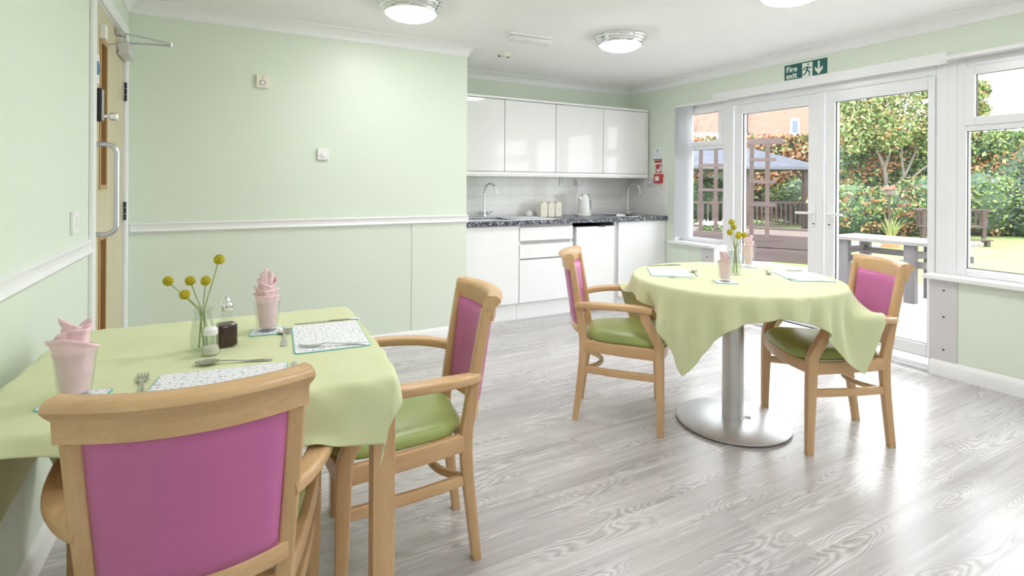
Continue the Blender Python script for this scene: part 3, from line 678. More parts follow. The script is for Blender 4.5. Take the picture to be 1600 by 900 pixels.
# ================================================================= CHAIRS
def make_chair(label):
    t = root('armchair', label, 'chair', group='beech dining armchairs with pink backs and green seats')
    for s in (-1, 1):
        # rear leg runs up into the back post
        p = [(.140*s, 0, 0), (.144*s, .017, .14), (.151*s, .036, .30), (.156*s, .041, .40), (.161*s, .033, .48), (.170*s, .013, .62), (.179*s, -.018, .815)]
        pts = bez(p, 36); n = len(pts)
        sc = [(1, .80+.25*min(1, q.z/.35)-.30*max(0, (q.z-.42)/.4)) for q in pts]
        MB().sweep(pts, rrect(.034, .038, .006), up=(0, 1, 0), scales=sc).build('leg', m_beech, t)
        # front leg with swept-back arm post
        p = [(.240*s, .424, 0), (.241*s, .421, .20), (.241*s, .416, .40), (.241*s, .410, .445), (.243*s, .380, .505), (.246*s, .350, .56), (.248*s, .340, .600)]
        pts = bez(p, 36)
        sc = [(.72+.28*min(1, q.z/.33), .72+.28*min(1, q.z/.33)) for q in pts]
        MB().sweep(pts, rrect(.040, .044, .006), up=(0, 1, 0), scales=sc).build('leg', m_beech, t)
        p = [(.168*s, .006, .600), (.202*s, .05, .607), (.236*s, .13, .615), (.254*s, .24, .617), (.256*s, .32, .614), (.252*s, .378, .606)]
        pts = bez(p, 30); N = len(pts)
        sc = [(.62+.38*min(1, k/(N*.35)), 1) if k < N-2 else (.9, .9) for k in range(N)]
        MB().sweep(pts, rrect(.052, .031, .010, 4), scales=sc).build('armrest', m_beechy, t)
        MB().sweep(bez([(.148*s, .03, .268), (.195*s, .20, .272), (.240*s, .42, .278)], 12), rrect(.020, .036, .006), up=(0, 0, 1)).build('stretcher', m_beechy, t)
    MB().sweep(bez([(-.148, .032, .268), (-.08, .10, .268), (0, .125, .268), (.08, .10, .268), (.148, .032, .268)], 24), rrect(.022, .022, .006)).build('stretcher', m_beechx, t)
    fr = MB()
    fr.sweep(bez([(-.160, .05, .392), (-.202, .20, .392), (-.244, .405, .392)], 12), rrect(.024, .054, .004))
    fr.sweep(bez([(.160, .05, .392), (.202, .20, .392), (.244, .405, .392)], 12), rrect(.024, .054, .004))
    fr.sweep(bez([(-.238, .42, .392), (-.12, .452, .392), (0, .462, .392), (.12, .452, .392), (.238, .42, .392)], 20), rrect(.024, .054, .004))
    fr.sweep([(-.156, .042, .392), (.156, .042, .392)], rrect(.024, .054, .004))
    fr.build('seat_frame', m_beechy, t)
    # cushion: rounded trapezoid, domed
    def outline(k, inset, z):
        n = 72; out = []
        for i in range(n):
            a = 2*math.pi*i/n; c, s_ = math.cos(a), math.sin(a)
            e = .45; x = math.copysign(abs(c)**e, c); y = math.copysign(abs(s_)**e, s_)
            yy = .245 + y*(.195-inset); wx = .158 + (yy-.05)/.40*.080 - inset
            yy += (.030 if y > 0 else 0)*(1-x*x)*max(y, 0)
            out.append(Vector((x*wx, yy, z)))
        return out
    MB().loft([outline(0, .006, .415), outline(0, -.003, .420), outline(0, -.006, .432), outline(0, -.003, .446), outline(0, .008, .457), outline(0, .03, .466), outline(0, .07, .473), outline(0, .12, .477), outline(0, .165, .478)]).build('seat', m_greenv, t, ang=60)
    # back pad, bowed backwards
    def arc(x, z):  # y of back plane
        b = .056*(1-(x/.178)**2); base = .033 + (z-.48)*(-.018-.033)/(.815-.48); return base - b
    pad = MB(); ns = 20; nz = 12
    def padring(off_in, dy):
        rings = []
        return rings
    front, back = [], []
    for j in range(nz+1):
        tz = j/nz; z = .490+tz*.302; hw = .145+tz*.018
        fr_, bk = [], []
        for i in range(ns+1):
            tx = i/ns*2-1; x = tx*hw; edge = min(1, (1-abs(tx))*7, (1-abs(2*tz-1))*6)
            edge = math.sqrt(max(0, edge)*(2-max(0, edge))) if edge < 1 else 1
            fr_.append(Vector((x, arc(x, z)+.006+.017*edge, z))); bk.append(Vector((x, arc(x, z)-.006-.007*edge, z)))
        front.append(fr_); back.append(bk)
    FV = [[pad.b.verts.new(p) for p in r] for r in front]; BV = [[pad.b.verts.new(p) for p in r] for r in back]
    for j in range(nz):
        for i in range(ns):
            pad.face([FV[j][i], FV[j][i+1], FV[j+1][i+1], FV[j+1][i]]); pad.face([BV[j][i], BV[j+1][i], BV[j+1][i+1], BV[j][i+1]])
    for j in range(nz):
        pad.face([FV[j][0], FV[j+1][0], BV[j+1][0], BV[j][0]]); pad.face([FV[j][ns], BV[j][ns], BV[j+1][ns], FV[j+1][ns]])
    for i in range(ns):
        pad.face([FV[0][i], BV[0][i], BV[0][i+1], FV[0][i+1]]); pad.face([FV[nz][i], FV[nz][i+1], BV[nz][i+1], BV[nz][i]])
    pad.build('backrest', m_pink, t, ang=70)
    path = [(x, arc(x, .474), .474) for x in [(-.160+.32*k/16) for k in range(17)]]
    MB().sweep(path, rrect(.024, .038, .005)).build('lower_back_rail', m_beechx, t)
    # shaped crest rail
    sec = [(-.016, -.036), (.014, -.036), (.016, .000), (.015, .020), (.010, .034), (-.002, .042), (-.024, .041), (-.036, .033), (-.038, .024), (-.030, .014), (-.018, .002)]
    xs_ = [-.191+.382*k/26 for k in range(27)]
    path = [(x, arc(x*.9, .818)+.002, .818) for x in xs_]
    sc = []
    for x in xs_:
        e = max(0, (abs(x)-.176)/.020); sc.append((1+.14*e, 1.0+.05*e))
    # side axis of a +x path points to -y: flip sign so that the lip rolls to the rear
    MB().sweep(path, [(-a, b) for a, b in sec], scales=sc).build('top_rail', m_beechx, t, ang=50)
    return t
chairs = [((-.052, 1.166, 0), (.064, .998), 'beech armchair seen from behind in the foreground, pink back, tucked under the table'),
          ((.742, 1.721, 0), (-.985, .15), 'beech armchair with pink back at the right end of the near square table'),
          ((1.687, 2.376, 0), (.748, -.664), 'beech armchair with pink back on the kitchen side of the round table'),
          ((2.808, 1.457, 0), (-.854, .52), 'beech armchair with pink back on the garden door side of the round table')]
proto = make_chair(chairs[0][2])
CH = []
for i, (loc, d, lb) in enumerate(chairs):
    c = proto if i == 0 else copy_tree(proto)
    c.location = loc; c.rotation_euler = (0, 0, math.atan2(-d[0], d[1])); c['label'] = lb
    CH.append((Vector(loc), Matrix.Rotation(math.atan2(-d[0], d[1]), 3, 'Z')))

# ================================================================= TABLES
T1, A1 = (-.025, 1.700), math.radians(-2)
H1x, H1y = .414, .404
t = root('square_dining_table', 'square beech dining table under a green cloth in the foreground', 'table', (*T1, 0), A1)
MB().loft([[Vector((x, y, z)) for x, y in rrect(2*(H1x-i_), 2*(H1y-i_), .018, 5)] for i_, z in ((.004, .718), (0, .722), (0, .736), (.003, .741), (.008, .7435))]).build('tabletop', m_beechx, t)
for sx in (-1, 1):
    for sy in (-1, 1):
        MB().box(sx*(H1x-.034)-.027, sx*(H1x-.034)+.027, sy*(H1y-.034)-.027, sy*(H1y-.034)+.027, 0, .718, .003).build('leg', m_beech, t)
m = MB()
for s in (-1, 1):
    m.box(-H1x+.06, H1x-.06, s*(H1y-.10)-.010, s*(H1y-.10)+.010, .678, .718).box(s*(H1x-.10)-.010, s*(H1x-.10)+.010, -H1y+.09, H1y-.09, .678, .718)
m.build('apron', m_beechx, t)
T2 = (2.29, 1.862); R2 = .503
t = root('round_pedestal_table', 'round dining table on a silver pedestal near the garden doors', 'table', (*T2, 0))
MB().lathe([(R2-.004, .718), (R2, .722), (R2, .740), (R2-.004, .744), (.001, .744)], n=72).build('tabletop', m_beechx, t)
MB().lathe([(.052, .014), (.052, .70)], n=40).build('pedestal', m_silver, t)
MB().lathe([(.272, .006), (.276, .009), (.276, .014), (.268, .019), (.10, .024), (.052, .025)], n=72, cap=False).build('base_plate', m_silver, t)
MB().lathe([(.262, 0), (.266, .002), (.266, .008)], n=60).build('rubber_rim', m_black, t)
MB().lathe([(.11, .70), (.11, .718)], n=40).build('mounting_plate', m_steel, t)
MB().tube([(.05, -.03, .03), (.075, -.05, .028)], .004, 8).build('cable_stub', m_whitep, t)

# ---------------------------------------------------------------- table cloths: draped by a small cloth solver
def drape(name, label, cen, ang, ext, N, collide, steps=330, iters=10, seed=1, ztop=.7475, wall=False):
    x0, x1, y0, y1 = ext
    us = np.linspace(x0, x1, N); vs = np.linspace(y0, y1, N)
    U, V = np.meshgrid(us, vs, indexing='ij')
    ca, sa = math.cos(ang), math.sin(ang)
    P = np.stack([cen[0]+ca*U-sa*V, cen[1]+sa*U+ca*V, np.full_like(U, ztop+.003)], -1)
    if wall:     # tuck the overhang down between the table and the wall before it settles
        over = np.maximum(0, -.456-P[..., 0]); P[..., 0] += over*.93; P[..., 2] -= over
    rng = np.random.RandomState(seed)
    # broad random waviness breaks the symmetry
    P[..., 2] += .002*np.sin(U*9+rng.rand()*6)*np.sin(V*8+rng.rand()*6)
    Vv = np.zeros_like(P); dx = us[1]-us[0]; dy = vs[1]-vs[0]; dd = math.hypot(dx, dy); dt = 1/60
    def con(a, b, L, k):
        d = b-a; l = np.sqrt((d*d).sum(-1, keepdims=True))+1e-9; c = d*(.5*k*(l-L)/l); return c
    def pairs(A, sl_a, sl_b, L, k):
        c = con(A[sl_a], A[sl_b], L, k); A[sl_a] += c; A[sl_b] -= c
    s_ = slice
    cons = []
    for o in (0, 1):
        e = N-1-((N-1-o) % 2)
        cons.append(((s_(o, e, 2), s_(None)), (s_(o+1, e+1, 2), s_(None)), dx, 1.0)); cons.append(((s_(None), s_(o, e, 2)), (s_(None), s_(o+1, e+1, 2)), dy, 1.0))
    shear = []
    for o in (0, 1):
        e = N-1-((N-1-o) % 2)
        shear.append(((s_(o, e, 2), s_(0, N-1)), (s_(o+1, e+1, 2), s_(1, N)), dd, .35)); shear.append(((s_(o, e, 2), s_(1, N)), (s_(o+1, e+1, 2), s_(0, N-1)), dd, .35))
    bend = []
    st = 4
    for o in range(2*st):
        ia = np.arange(o, N-st, 2*st)
        ia = np.concatenate([ia]) if len(ia) else ia
        if len(ia):
            bend.append(((ia, s_(None)), (ia+st, s_(None)), dx*st, .055)); bend.append(((s_(None), ia), (s_(None), ia+st), dy*st, .055))
    for k in range(steps):
        Vv[..., 2] -= 9.8*dt*.40
        Vv *= .965 if k < steps-90 else .90
        Q = P + Vv*dt
        for it in range(iters):
            for c in cons: pairs(Q, *c)
            if it % 2 == 0:
                for c in shear: pairs(Q, *c)
            if it % 3 == 0:
                for c in bend: pairs(Q, *c)
            collide(Q, P)
        Vv = (Q-P)/dt
        sp_ = np.sqrt((Vv*Vv).sum(-1, keepdims=True)); Vv *= np.minimum(1, 2.0/np.maximum(sp_, 1e-6))
        P = Q
    b = bmesh.new(); vv = [[b.verts.new(P[i, j]) for j in range(N)] for i in range(N)]
    for i in range(N-1):
        for j in range(N-1): b.faces.new([vv[i][j], vv[i+1][j], vv[i+1][j+1], vv[i][j+1]])
    # hem: thin doubled band near the border
    me = bpy.data.meshes.new(name); b.to_mesh(me); b.free(); me.materials.append(m_cloth)
    me.polygons.foreach_set('use_smooth', [True]*len(me.polygons))
    o = bpy.data.objects.new(name, me); COL.objects.link(o)
    sb = o.modifiers.new('sub', 'SUBSURF'); sb.levels = 2; sb.render_levels = 2
    so = o.modifiers.new('thick', 'SOLIDIFY'); so.thickness = .0016; so.offset = 1
    tag(o, label, 'tablecloth'); return o, P
def capsule_push(Q, a, b, r):
    a = np.array(a); b = np.array(b); ab = b-a; t_ = np.clip(((Q-a)@ab)/(ab@ab), 0, 1)[..., None]
    c = a+t_*ab; d = Q-c; l = np.sqrt((d*d).sum(-1, keepdims=True)); m_ = l < r
    Q[...] = np.where(m_, c+d/np.maximum(l, 1e-6)*r, Q)
def arms(i):
    L, R = CH[i]; out = []
    for s in (-1, 1):
        pl = [(.168*s, .006, .600), (.236*s, .13, .615), (.255*s, .26, .616), (.252*s, .378, .606)]
        pl = [tuple(L + R @ Vector(q)) for q in pl]
        out += [(p, q, .030) for p, q in zip(pl, pl[1:])]
        f_ = [tuple(L + R @ Vector(q)) for q in [(.25*s, .35, .59), (.242*s, .41, .44)]]
        out.append((f_[0], f_[1], .028))
    return out
def seat_floor(Q, i, z=.487):
    L, R = CH[i]; Rn = np.array(R); loc = (Q-np.array(L))@Rn   # world->local
    m_ = (np.abs(loc[..., 0]) < .24) & (loc[..., 1] > .04) & (loc[..., 1] < .46) & (Q[..., 2] < z) & (Q[..., 2] > z-.10)
    Q[..., 2] = np.where(m_, z, Q[..., 2])
caps1 = arms(0)+arms(1); caps2 = arms(2)+arms(3)
def col1(Q, P):
    ca, sa = math.cos(A1), math.sin(A1)
    X = (Q[..., 0]-T1[0])*ca+(Q[..., 1]-T1[1])*sa; Y = -(Q[..., 0]-T1[0])*sa+(Q[..., 1]-T1[1])*ca
    e = .011; rx = H1x+e; ry = H1y+e; top = .7478
    ins = (np.abs(X) < rx) & (np.abs(Y) < ry) & (Q[..., 2] < top) & (Q[..., 2] > .2)
    pt = top-Q[..., 2]; px_ = rx-np.abs(X); py_ = ry-np.abs(Y)
    m1 = ins & (pt <= np.minimum(px_, py_)+.012); m2 = ins & ~m1 & (px_ <= py_); m3 = ins & ~m1 & ~m2
    Q[..., 2] = np.where(m1, top, Q[..., 2])
    Xn = np.where(m2, np.sign(X)*rx, X); Yn = np.where(m3, np.sign(Y)*ry, Y)
    Q[..., 0] = T1[0]+ca*Xn-sa*Yn; Q[..., 1] = T1[1]+sa*Xn+ca*Yn
    # friction with the top
    f_ = m1[..., None]*.6; Q[..., :2] += (P[..., :2]-Q[..., :2])*f_[..., 0:1]
    for a, b, r in caps1: capsule_push(Q, a, b, r)
    Q[..., 0] = np.maximum(Q[..., 0], WL+.006)
    seat_floor(Q, 1)
def col2(Q, P):
    X = Q[..., 0]-T2[0]; Y = Q[..., 1]-T2[1]; R = np.sqrt(X*X+Y*Y)+1e-9
    rr = R2+.005; top = .7475
    ins = (R < rr) & (Q[..., 2] < top) & (Q[..., 2] > .705)
    pt = top-Q[..., 2]; pr__ = rr-R
    m1 = ins & (pt <= pr__+.010); m2 = ins & ~m1
    Q[..., 2] = np.where(m1, top, Q[..., 2])
    f_ = np.where(m2, rr/R, 1.0); Q[..., 0] = T2[0]+X*f_; Q[..., 1] = T2[1]+Y*f_
    g_ = m1[..., None]*.6; Q[..., :2] += (P[..., :2]-Q[..., :2])*g_
    for a, b, r in caps2: capsule_push(Q, a, b, r)
    seat_floor(Q, 3); seat_floor(Q, 2)
drape('tablecloth', 'pale green tablecloth hanging over the near square table', T1, A1+math.radians(-9), (-.70, .490, -.500, .70), 64, col1, seed=3, wall=True)
drape('tablecloth', 'pale green tablecloth with hanging corners on the round table', T2, math.radians(62), (-.595, .595, -.595, .595), 80, col2, seed=5)

# ================================================================= TABLEWARE
ZT = .7492
def rotpt(c, a, x, y): return (c[0]+x*math.cos(a)-y*math.sin(a), c[1]+x*math.sin(a)+y*math.cos(a))
def placemat(c, a, w_, h_, lb, name='placemat', group='spotted placemats'):
    t = root(name, lb, name.replace('_', ' '), (*c, ZT), a, group)
    MB().loft([[Vector((x, y, z)) for x, y in rrect(w_, h_, .012, 4)] for z in (0, .0030)]).build('board', m_teal, t)
    MB().loft([[Vector((x, y, z)) for x, y in rrect(w_-.006, h_-.006, .010, 4)] for z in (.0030, .0036)]).build('printed_surface', m_placemat, t)
    return t
MH = .0036
placemat((-.012, 1.418), math.radians(-8), .285, .205, 'spotted white placemat with teal edge behind the foreground chair back')
placemat((.277, 1.703), math.radians(86), .305, .205, 'spotted white placemat near the right edge of the square table')
placemat((-.283, 1.452), math.radians(-14), .105, .105, 'spotted coaster under the leftmost napkin glass', 'coaster', 'spotted coasters')
placemat((.113, 1.842), math.radians(-8), .095, .095, 'spotted coaster under the napkin glass beside the right placemat', 'coaster', 'spotted coasters')
placemat((2.078, 2.102), math.radians(52), .275, .21, 'white placemat on the kitchen side of the round table')
placemat((2.600, 1.690), math.radians(-125), .285, .21, 'white placemat on the garden side of the round table')
placemat((2.118, 1.768), math.radians(-35), .10, .10, 'white coaster under the front napkin glass on the round table', 'coaster', 'spotted coasters')
placemat((2.640, 2.045), math.radians(40), .10, .10, 'white coaster under the rear napkin glass on the round table', 'coaster', 'spotted coasters')

def tumbler(c, lb, sc=1.0, z=ZT+.0036):
    t = root('glass_tumbler', lb, 'glass', (*c, z), 0, 'clear tumblers holding napkins')
    n = 48; rings = []
    H = .102*sc
    prof = [(.026, 0), (.029, .002), (.031, .03*sc), (.035, .07*sc), (.040, H), (.0385, H), (.033, .07*sc), (.029, .03*sc), (.026, .012), (.001, .010)]
    for k, (r, h) in enumerate(prof):
        rings.append([Vector(((r+(.0012*math.cos(12*a) if 1 < k < 4 else 0))*math.cos(a), (r+(.0012*math.cos(12*a) if 1 < k < 4 else 0))*math.sin(a), h)) for a in [2*math.pi*i/n for i in range(n)]])
    MB().loft(rings).build('bowl', m_glass, t)
    return t
def napkin(c, lb, tiers, seed, rot=0, z=ZT+.0036):
    rn = random.Random(seed); m = MB(); n = 96
    t = root('pink_napkin', lb, 'napkin', (*c, z), rot, 'pink napkins folded into glasses')
    for (r0, r1, ztop, tilt, lift, K, amp) in tiers:
        rings = []; p1, p2, p3 = rn.random()*6, rn.random()*6, rn.random()*6
        for j in range(25):
            tt = j/24; ring = []; g = max(0, (tt-.45)/.55)
            for i in range(n):
                a = 2*math.pi*i/n
                fold = math.sin(K*a+p1+tt*1.5); fold = math.copysign(abs(fold)**.6, fold)+.45*math.sin((2*K+1)*a+p2-tt*2)
                r = r0*(.75+.25*min(1, tt/.4)) + (r1-r0)*g*g + amp*fold*(.25+g)
                zz = .012+tt*(ztop-.012)
                zz += g*(tilt*math.cos(a+p3)+lift*math.cos(2*a+p2)+.12*amp*fold)
                if tt > .93: r += .0025; zz -= .001
                ring.append(Vector((r*math.cos(a)-tilt*g*.25, r*math.sin(a), zz)))
            rings.append(ring)
        m.loft(rings, True, False)
    o = m.build('folded_cloth', m_napkin, t, ang=180)
    so = o.modifiers.new('thick', 'SOLIDIFY'); so.thickness = .0020; so.offset = 0
    return t
LOW = [(.030, .042, .122, .014, .004, 3, .0016), (.022, .030, .142, .016, .008, 4, .0026), (.013, .024, .160, .012, .012, 3, .0040), (.006, .010, .150, .004, .006, 3, .003)]
TALL = [(.028, .036, .112, .008, .004, 3, .0016), (.024, .031, .132, .008, .006, 4, .002), (.020, .025, .160, .010, .006, 3, .003), (.012, .014, .182, .006, .010, 3, .0035)]
SLIM = [(.024, .027, .098, .010, .008, 3, .0030), (.017, .019, .128, .016, .012, 3, .0034), (.008, .008, .138, .004, .008, 3, .003)]
SLIM2 = [(.024, .029, .125, .016, .008, 3, .0030), (.016, .020, .160, .020, .012, 3, .0034)]
for c, lb, lb2, sc, sd_, tp in (((-.285, 1.462), 'faceted clear tumbler at the left of the square table', 'pink napkin rolled open above the leftmost tumbler', 1.0, 3, LOW),
                       ((.114, 1.846), 'clear tumbler beside the right placemat of the square table', 'tall pink napkin in the tumbler next to the right placemat', .92, 4, TALL),
                       ((2.124, 1.776), 'tall clear tumbler nearest the front on the round table', 'pink napkin in the front tumbler of the round table', 1.42, 6, SLIM),
                       ((2.645, 2.048), 'tall clear tumbler at the back of the round table', 'pink napkin in the rear tumbler of the round table', 1.25, 8, SLIM2)):
    tumbler(c, lb, sc); napkin(c, lb2, tp, sd_)

def vase(c, lb, z=ZT, sc=1.0):
    t = root('bottle_vase', lb, 'vase', (*c, z), 0, 'clear glass bottle vases')
    MB().lathe([(r*sc, h*sc) for r, h in [(.026, 0), (.029, .003), (.030, .02), (.030, .05), (.026, .078), (.0215, .096), (.021, .108), (.0275, .116), (.0265, .118), (.0190, .108), (.0195, .096), (.024, .078), (.0275, .05), (.0275, .02), (.024, .008), (.001, .006)]], n=40).build('bottle', m_bottle, t); return t
vase((-.057, 1.716), 'clear bottle vase of yellow flowers on the square table')
vase((2.338, 1.892), 'clear bottle vase of yellow flowers on the round table', sc=1.15)
def flower(base, head, mid, r, lb, group):
    b, h = Vector(base), Vector(head)
    t = root('globe_flower', lb, 'flower', tuple(b), 0, group)
    md = Vector(mid)-b; hd = h-b
    MB().tube(bez([(0, 0, 0), tuple(md*.5+Vector((.001, 0, .0))), tuple(md), tuple(md*.4+hd*.6), tuple(hd)], 28), .0016*r/.0135, 7, up=(0, 1, 0)).build('stem', m_leafstem, t)
    m = MB(); rn = random.Random(int(r*1e6)+int(abs(head[0])*1e4))
    rings = []; n = 30
    for j in range(15):
        th_ = math.pi*j/14
        rings.append([hd+Vector((math.sin(th_)*math.cos(2*math.pi*i/n), math.sin(th_)*math.sin(2*math.pi*i/n), -math.cos(th_)))*(r*(1+rn.uniform(-.09, .09)) if 0 < j < 14 else r) for i in range(n)])
    m.loft(rings).build('flower_head', m_yellow, t, ang=180)
YV = 1.716
fl1 = [((-.018, YV, 1.001), 'highest yellow globe flower in the square table vase'), ((-.138, YV, .950), 'leftmost yellow globe flower in the square table vase'), ((-.098, YV-.03, .915), 'lowest yellow globe flower in the square table vase'),
       ((-.088, YV+.015, .944), 'yellow globe flower just behind the lowest one on the square table'), ((-.050, YV-.01, .945), 'yellow globe flower midway up, under the highest one on the square table')]
for k, (h, lb) in enumerate(fl1):
    a = k*1.3; flower((-.057+.011*math.cos(a), YV+.011*math.sin(a), ZT+.010), h, (-.057+(h[0]+.057)*.12, YV+(h[1]-YV)*.1, .862), .0128 if k else .0135, lb, 'yellow globe flowers on the square table')
YV = 1.892
fl2 = [((2.310, YV, 1.026), 'highest yellow globe flower on the round table'), ((2.338, YV+.01, .998), 'second highest yellow globe flower on the round table'), ((2.297, YV, .973), 'leftmost yellow globe flower on the round table'),
       ((2.350, YV-.01, .951), 'lower middle yellow globe flower on the round table'), ((2.378, YV+.01, .957), 'yellow globe flower right of the lower middle one, round table'), ((2.400, YV-.006, .956), 'rightmost yellow globe flower on the round table')]
for k, (h, lb) in enumerate(fl2):
    a = k*1.1; flower((2.338+.011*math.cos(a), YV+.011*math.sin(a), ZT+.010), h, (2.338+(h[0]-2.338)*.15, YV, .885), .0150, lb, 'yellow globe flowers on the round table')
# salt and vinegar
t = root('salt_shaker', 'small glass salt shaker with white lid in front of the vase', 'salt shaker', (-.036, 1.664, ZT))
MB().lathe([(.018, 0), (.0215, .003), (.0225, .012), (.019, .034), (.0150, .052), (.0150, .060), (.0135, .060), (.0135, .05), (.017, .034), (.0205, .012), (.019, .004), (.001, .003)], n=32).build('glass_body', m_bottle, t)
MB().lathe([(.0185, .0042), (.020, .012), (.0175, .024), (.001, .026)], n=24).build('salt', m_salt, t)
MB().lathe([(.0165, .056), (.0170, .060), (.0165, .071), (.012, .076), (.001, .0775)], n=28).build('lid', m_whitep, t)
t = root('vinegar_bottle', 'square glass bottle of dark vinegar with pointed metal cap', 'vinegar bottle', (.002, 1.732, ZT), .2)
q = lambda w_, z: [Vector((x, y, z)) for x, y in rrect(w_, w_, .006, 4)]
MB().loft([q(.046, 0), q(.050, .004), q(.050, .064), q(.044, .071), q(.030, .077), q(.025, .082), q(.024, .108)]).build('glass_body', m_bottle, t)
MB().loft([q(.044, .0055), q(.047, .008), q(.047, .062), q(.041, .066)]).build('vinegar', m_vinegar, t)
MB().lathe([(.0155, .104), (.0165, .106), (.0165, .120), (.0140, .126), (.0095, .137), (.0040, .146), (.001, .147)], n=28).build('cap', m_chrome, t)

# cutlery: local +y points to the working end
def strip(m, secs, th=.0016):     # secs: (y, half width, z)
    rings = []
    for y, w_, z in secs:
        rings.append([Vector((-w_, y, z)), Vector((-w_*.6, y, z+th*.5)), Vector((w_*.6, y, z+th*.5)), Vector((w_, y, z)), Vector((w_*.6, y, z-th*.5)), Vector((-w_*.6, y, z-th*.5))])
    m.loft(rings)
HND = [(0, .0065, .0012), (.006, .0105, .0016), (.03, .0095, .0025), (.07, .0055, .0045), (.105, .0035, .0075), (.125, .0040, .0085)]
def spoon_mesh():
    m = MB(); strip(m, HND+[(.135, .006, .0075)])
    rings = []; n = 24
    for k, s in enumerate((.02, .25, .5, .75, .93, 1.0)):
        rings.append([Vector((.0215*s*math.cos(a)*(1-.12*math.sin(a)), .161+.030*s*math.sin(a), .0015+.0075*s*s+.0007)) for a in [2*math.pi*i/n for i in range(n)]])
    for s in (1.0, .93, .75, .5, .25, .02):
        rings.append([Vector((.0215*s*math.cos(a)*(1-.12*math.sin(a)), .161+.030*s*math.sin(a), .0015+.0075*s*s-.0007)) for a in [2*math.pi*i/n for i in range(n)]])
    m.loft(rings); return m
def fork_mesh():
    m = MB(); strip(m, HND+[(.135, .008, .0070), (.148, .0125, .0045), (.158, .0125, .003)])
    for k in range(4):
        x = (k-1.5)*.0070; strip(m, [(.156, .0026, .003), (.175, .0023, .0022), (.192, .0020, .004), (.203, .0010, .0065)])
        for v in m.b.verts[-24:]: v.co.x += x
    return m
def knife_mesh():
    m = MB(); strip(m, [(0, .006, .0022), (.005, .0085, .0026), (.05, .0080, .0028), (.09, .0062, .0026), (.105, .0060, .0024)], .0036)
    strip(m, [(.103, .0058, .0024), (.115, .0085, .0018), (.16, .0095, .0014), (.195, .0085, .0014), (.210, .0040, .0014), (.214, .0005, .0014)], .0011); return m
spoon_me = spoon_mesh().build('x', m_cut).data; fork_me = fork_mesh().build('x', m_cut).data; knife_me = knife_mesh().build('x', m_cut).data
for o in [o for o in COL.objects if o.name.startswith('x')]: bpy.data.objects.remove(o)
def cutlery(kind, tail, head, lb, z=ZT, sc=None):
    me = {'spoon': spoon_me, 'fork': fork_me, 'knife': knife_me}[kind]; L = {'spoon': .191, 'fork': .203, 'knife': .214}[kind]
    o = bpy.data.objects.new(kind, me); COL.objects.link(o)
    d = Vector((head[0]-tail[0], head[1]-tail[1])); s = sc or d.length/L
    o.scale = (s, s, s); o.location = (*tail, z+.0002); o.rotation_euler = (0, 0, math.atan2(-d.x, d.y)); tag(o, lb, kind, 'steel cutlery')
cutlery('fork', (-.158, 1.37), (-.176, 1.566), 'steel fork left of the placemat behind the foreground chair')
cutlery('spoon', (.108, 1.542), (-.070, 1.585), 'steel spoon lying across above the placemat behind the foreground chair')
cutlery('knife', (.142, 1.31), (.158, 1.504), 'steel knife right of the placemat, its tip above the chair rail')
cutlery('knife', (.405, 1.872), (.198, 1.896), 'steel knife beyond the right placemat at the back table edge')
cutlery('fork', (.362, 1.560), (.180, 1.612), 'steel fork on the near edge of the right placemat', ZT+MH)
cutlery('spoon', (.146, 1.650), (.163, 1.828), 'steel spoon standing out between right placemat and coaster')
cutlery('knife', (2.330, 2.262), (2.130, 2.330), 'steel knife along the far side of the kitchen-side placemat')
cutlery('spoon', (2.115, 1.930), (2.220, 2.070), 'steel spoon right of the kitchen-side placemat on the round table')
cutlery('fork', (2.060, 1.895), (1.945, 1.975), 'steel fork on the near edge of the kitchen-side placemat', ZT+MH)
cutlery('spoon', (2.60, 1.900), (2.488, 1.800), 'steel spoon left of the garden-side placemat on the round table')
cutlery('knife', (2.78, 1.805), (2.62, 1.900), 'steel knife along the far side of the garden-side placemat')
cutlery('fork', (2.585, 1.548), (2.440, 1.668), 'steel fork on the near edge of the garden-side placemat', ZT+MH)

# ================================================================= GARDEN
GZ = -.20
gp = MB().box(4.3, 8.8, -6, 16, GZ-.1, GZ).build('patio', m_pave, smooth=False, kind='structure')
gl = MB().box(8.8, 40, -16, 30, GZ-.1, GZ+.01).build('lawn', m_grass, smooth=False, kind='structure')
MB().box(12.9, 13.6, 6.7, 16, GZ+.01, GZ+.03).build('garden_path', m_pave, smooth=False, kind='structure')
MB().box(4.3, 4.34, -6, 12, GZ-.1, 0).build('wall_plinth', m_pave, smooth=False, kind='structure')
def leaves(mb, n, sampler, size, mi=0, rn=random):
    for _ in range(n):
        p = sampler(rn)
        if p is None: continue
        if isinstance(p, tuple): p, mb.mi = p
        a = Vector((rn.gauss(0, 1), rn.gauss(0, 1), rn.gauss(0, 1))).normalized(); b = a.cross(Vector((rn.gauss(0, 1), rn.gauss(0, 1), rn.gauss(0, 1)))).normalized()
        s = size*rn.uniform(.6, 1.4); a = a*s; b = b*s*.55
        vs = [mb.b.verts.new(q) for q in (p-a, p+b*.9-a*.1, p+a, p-b*.9-a*.1)]; mb.face(vs)
def lump(p, s=1.0): return math.sin(p[0]*1.3*s+1)*math.sin(p[1]*1.7*s+2)*.5+math.sin(p[2]*2.9*s+p[1]*2.3*s)*.5
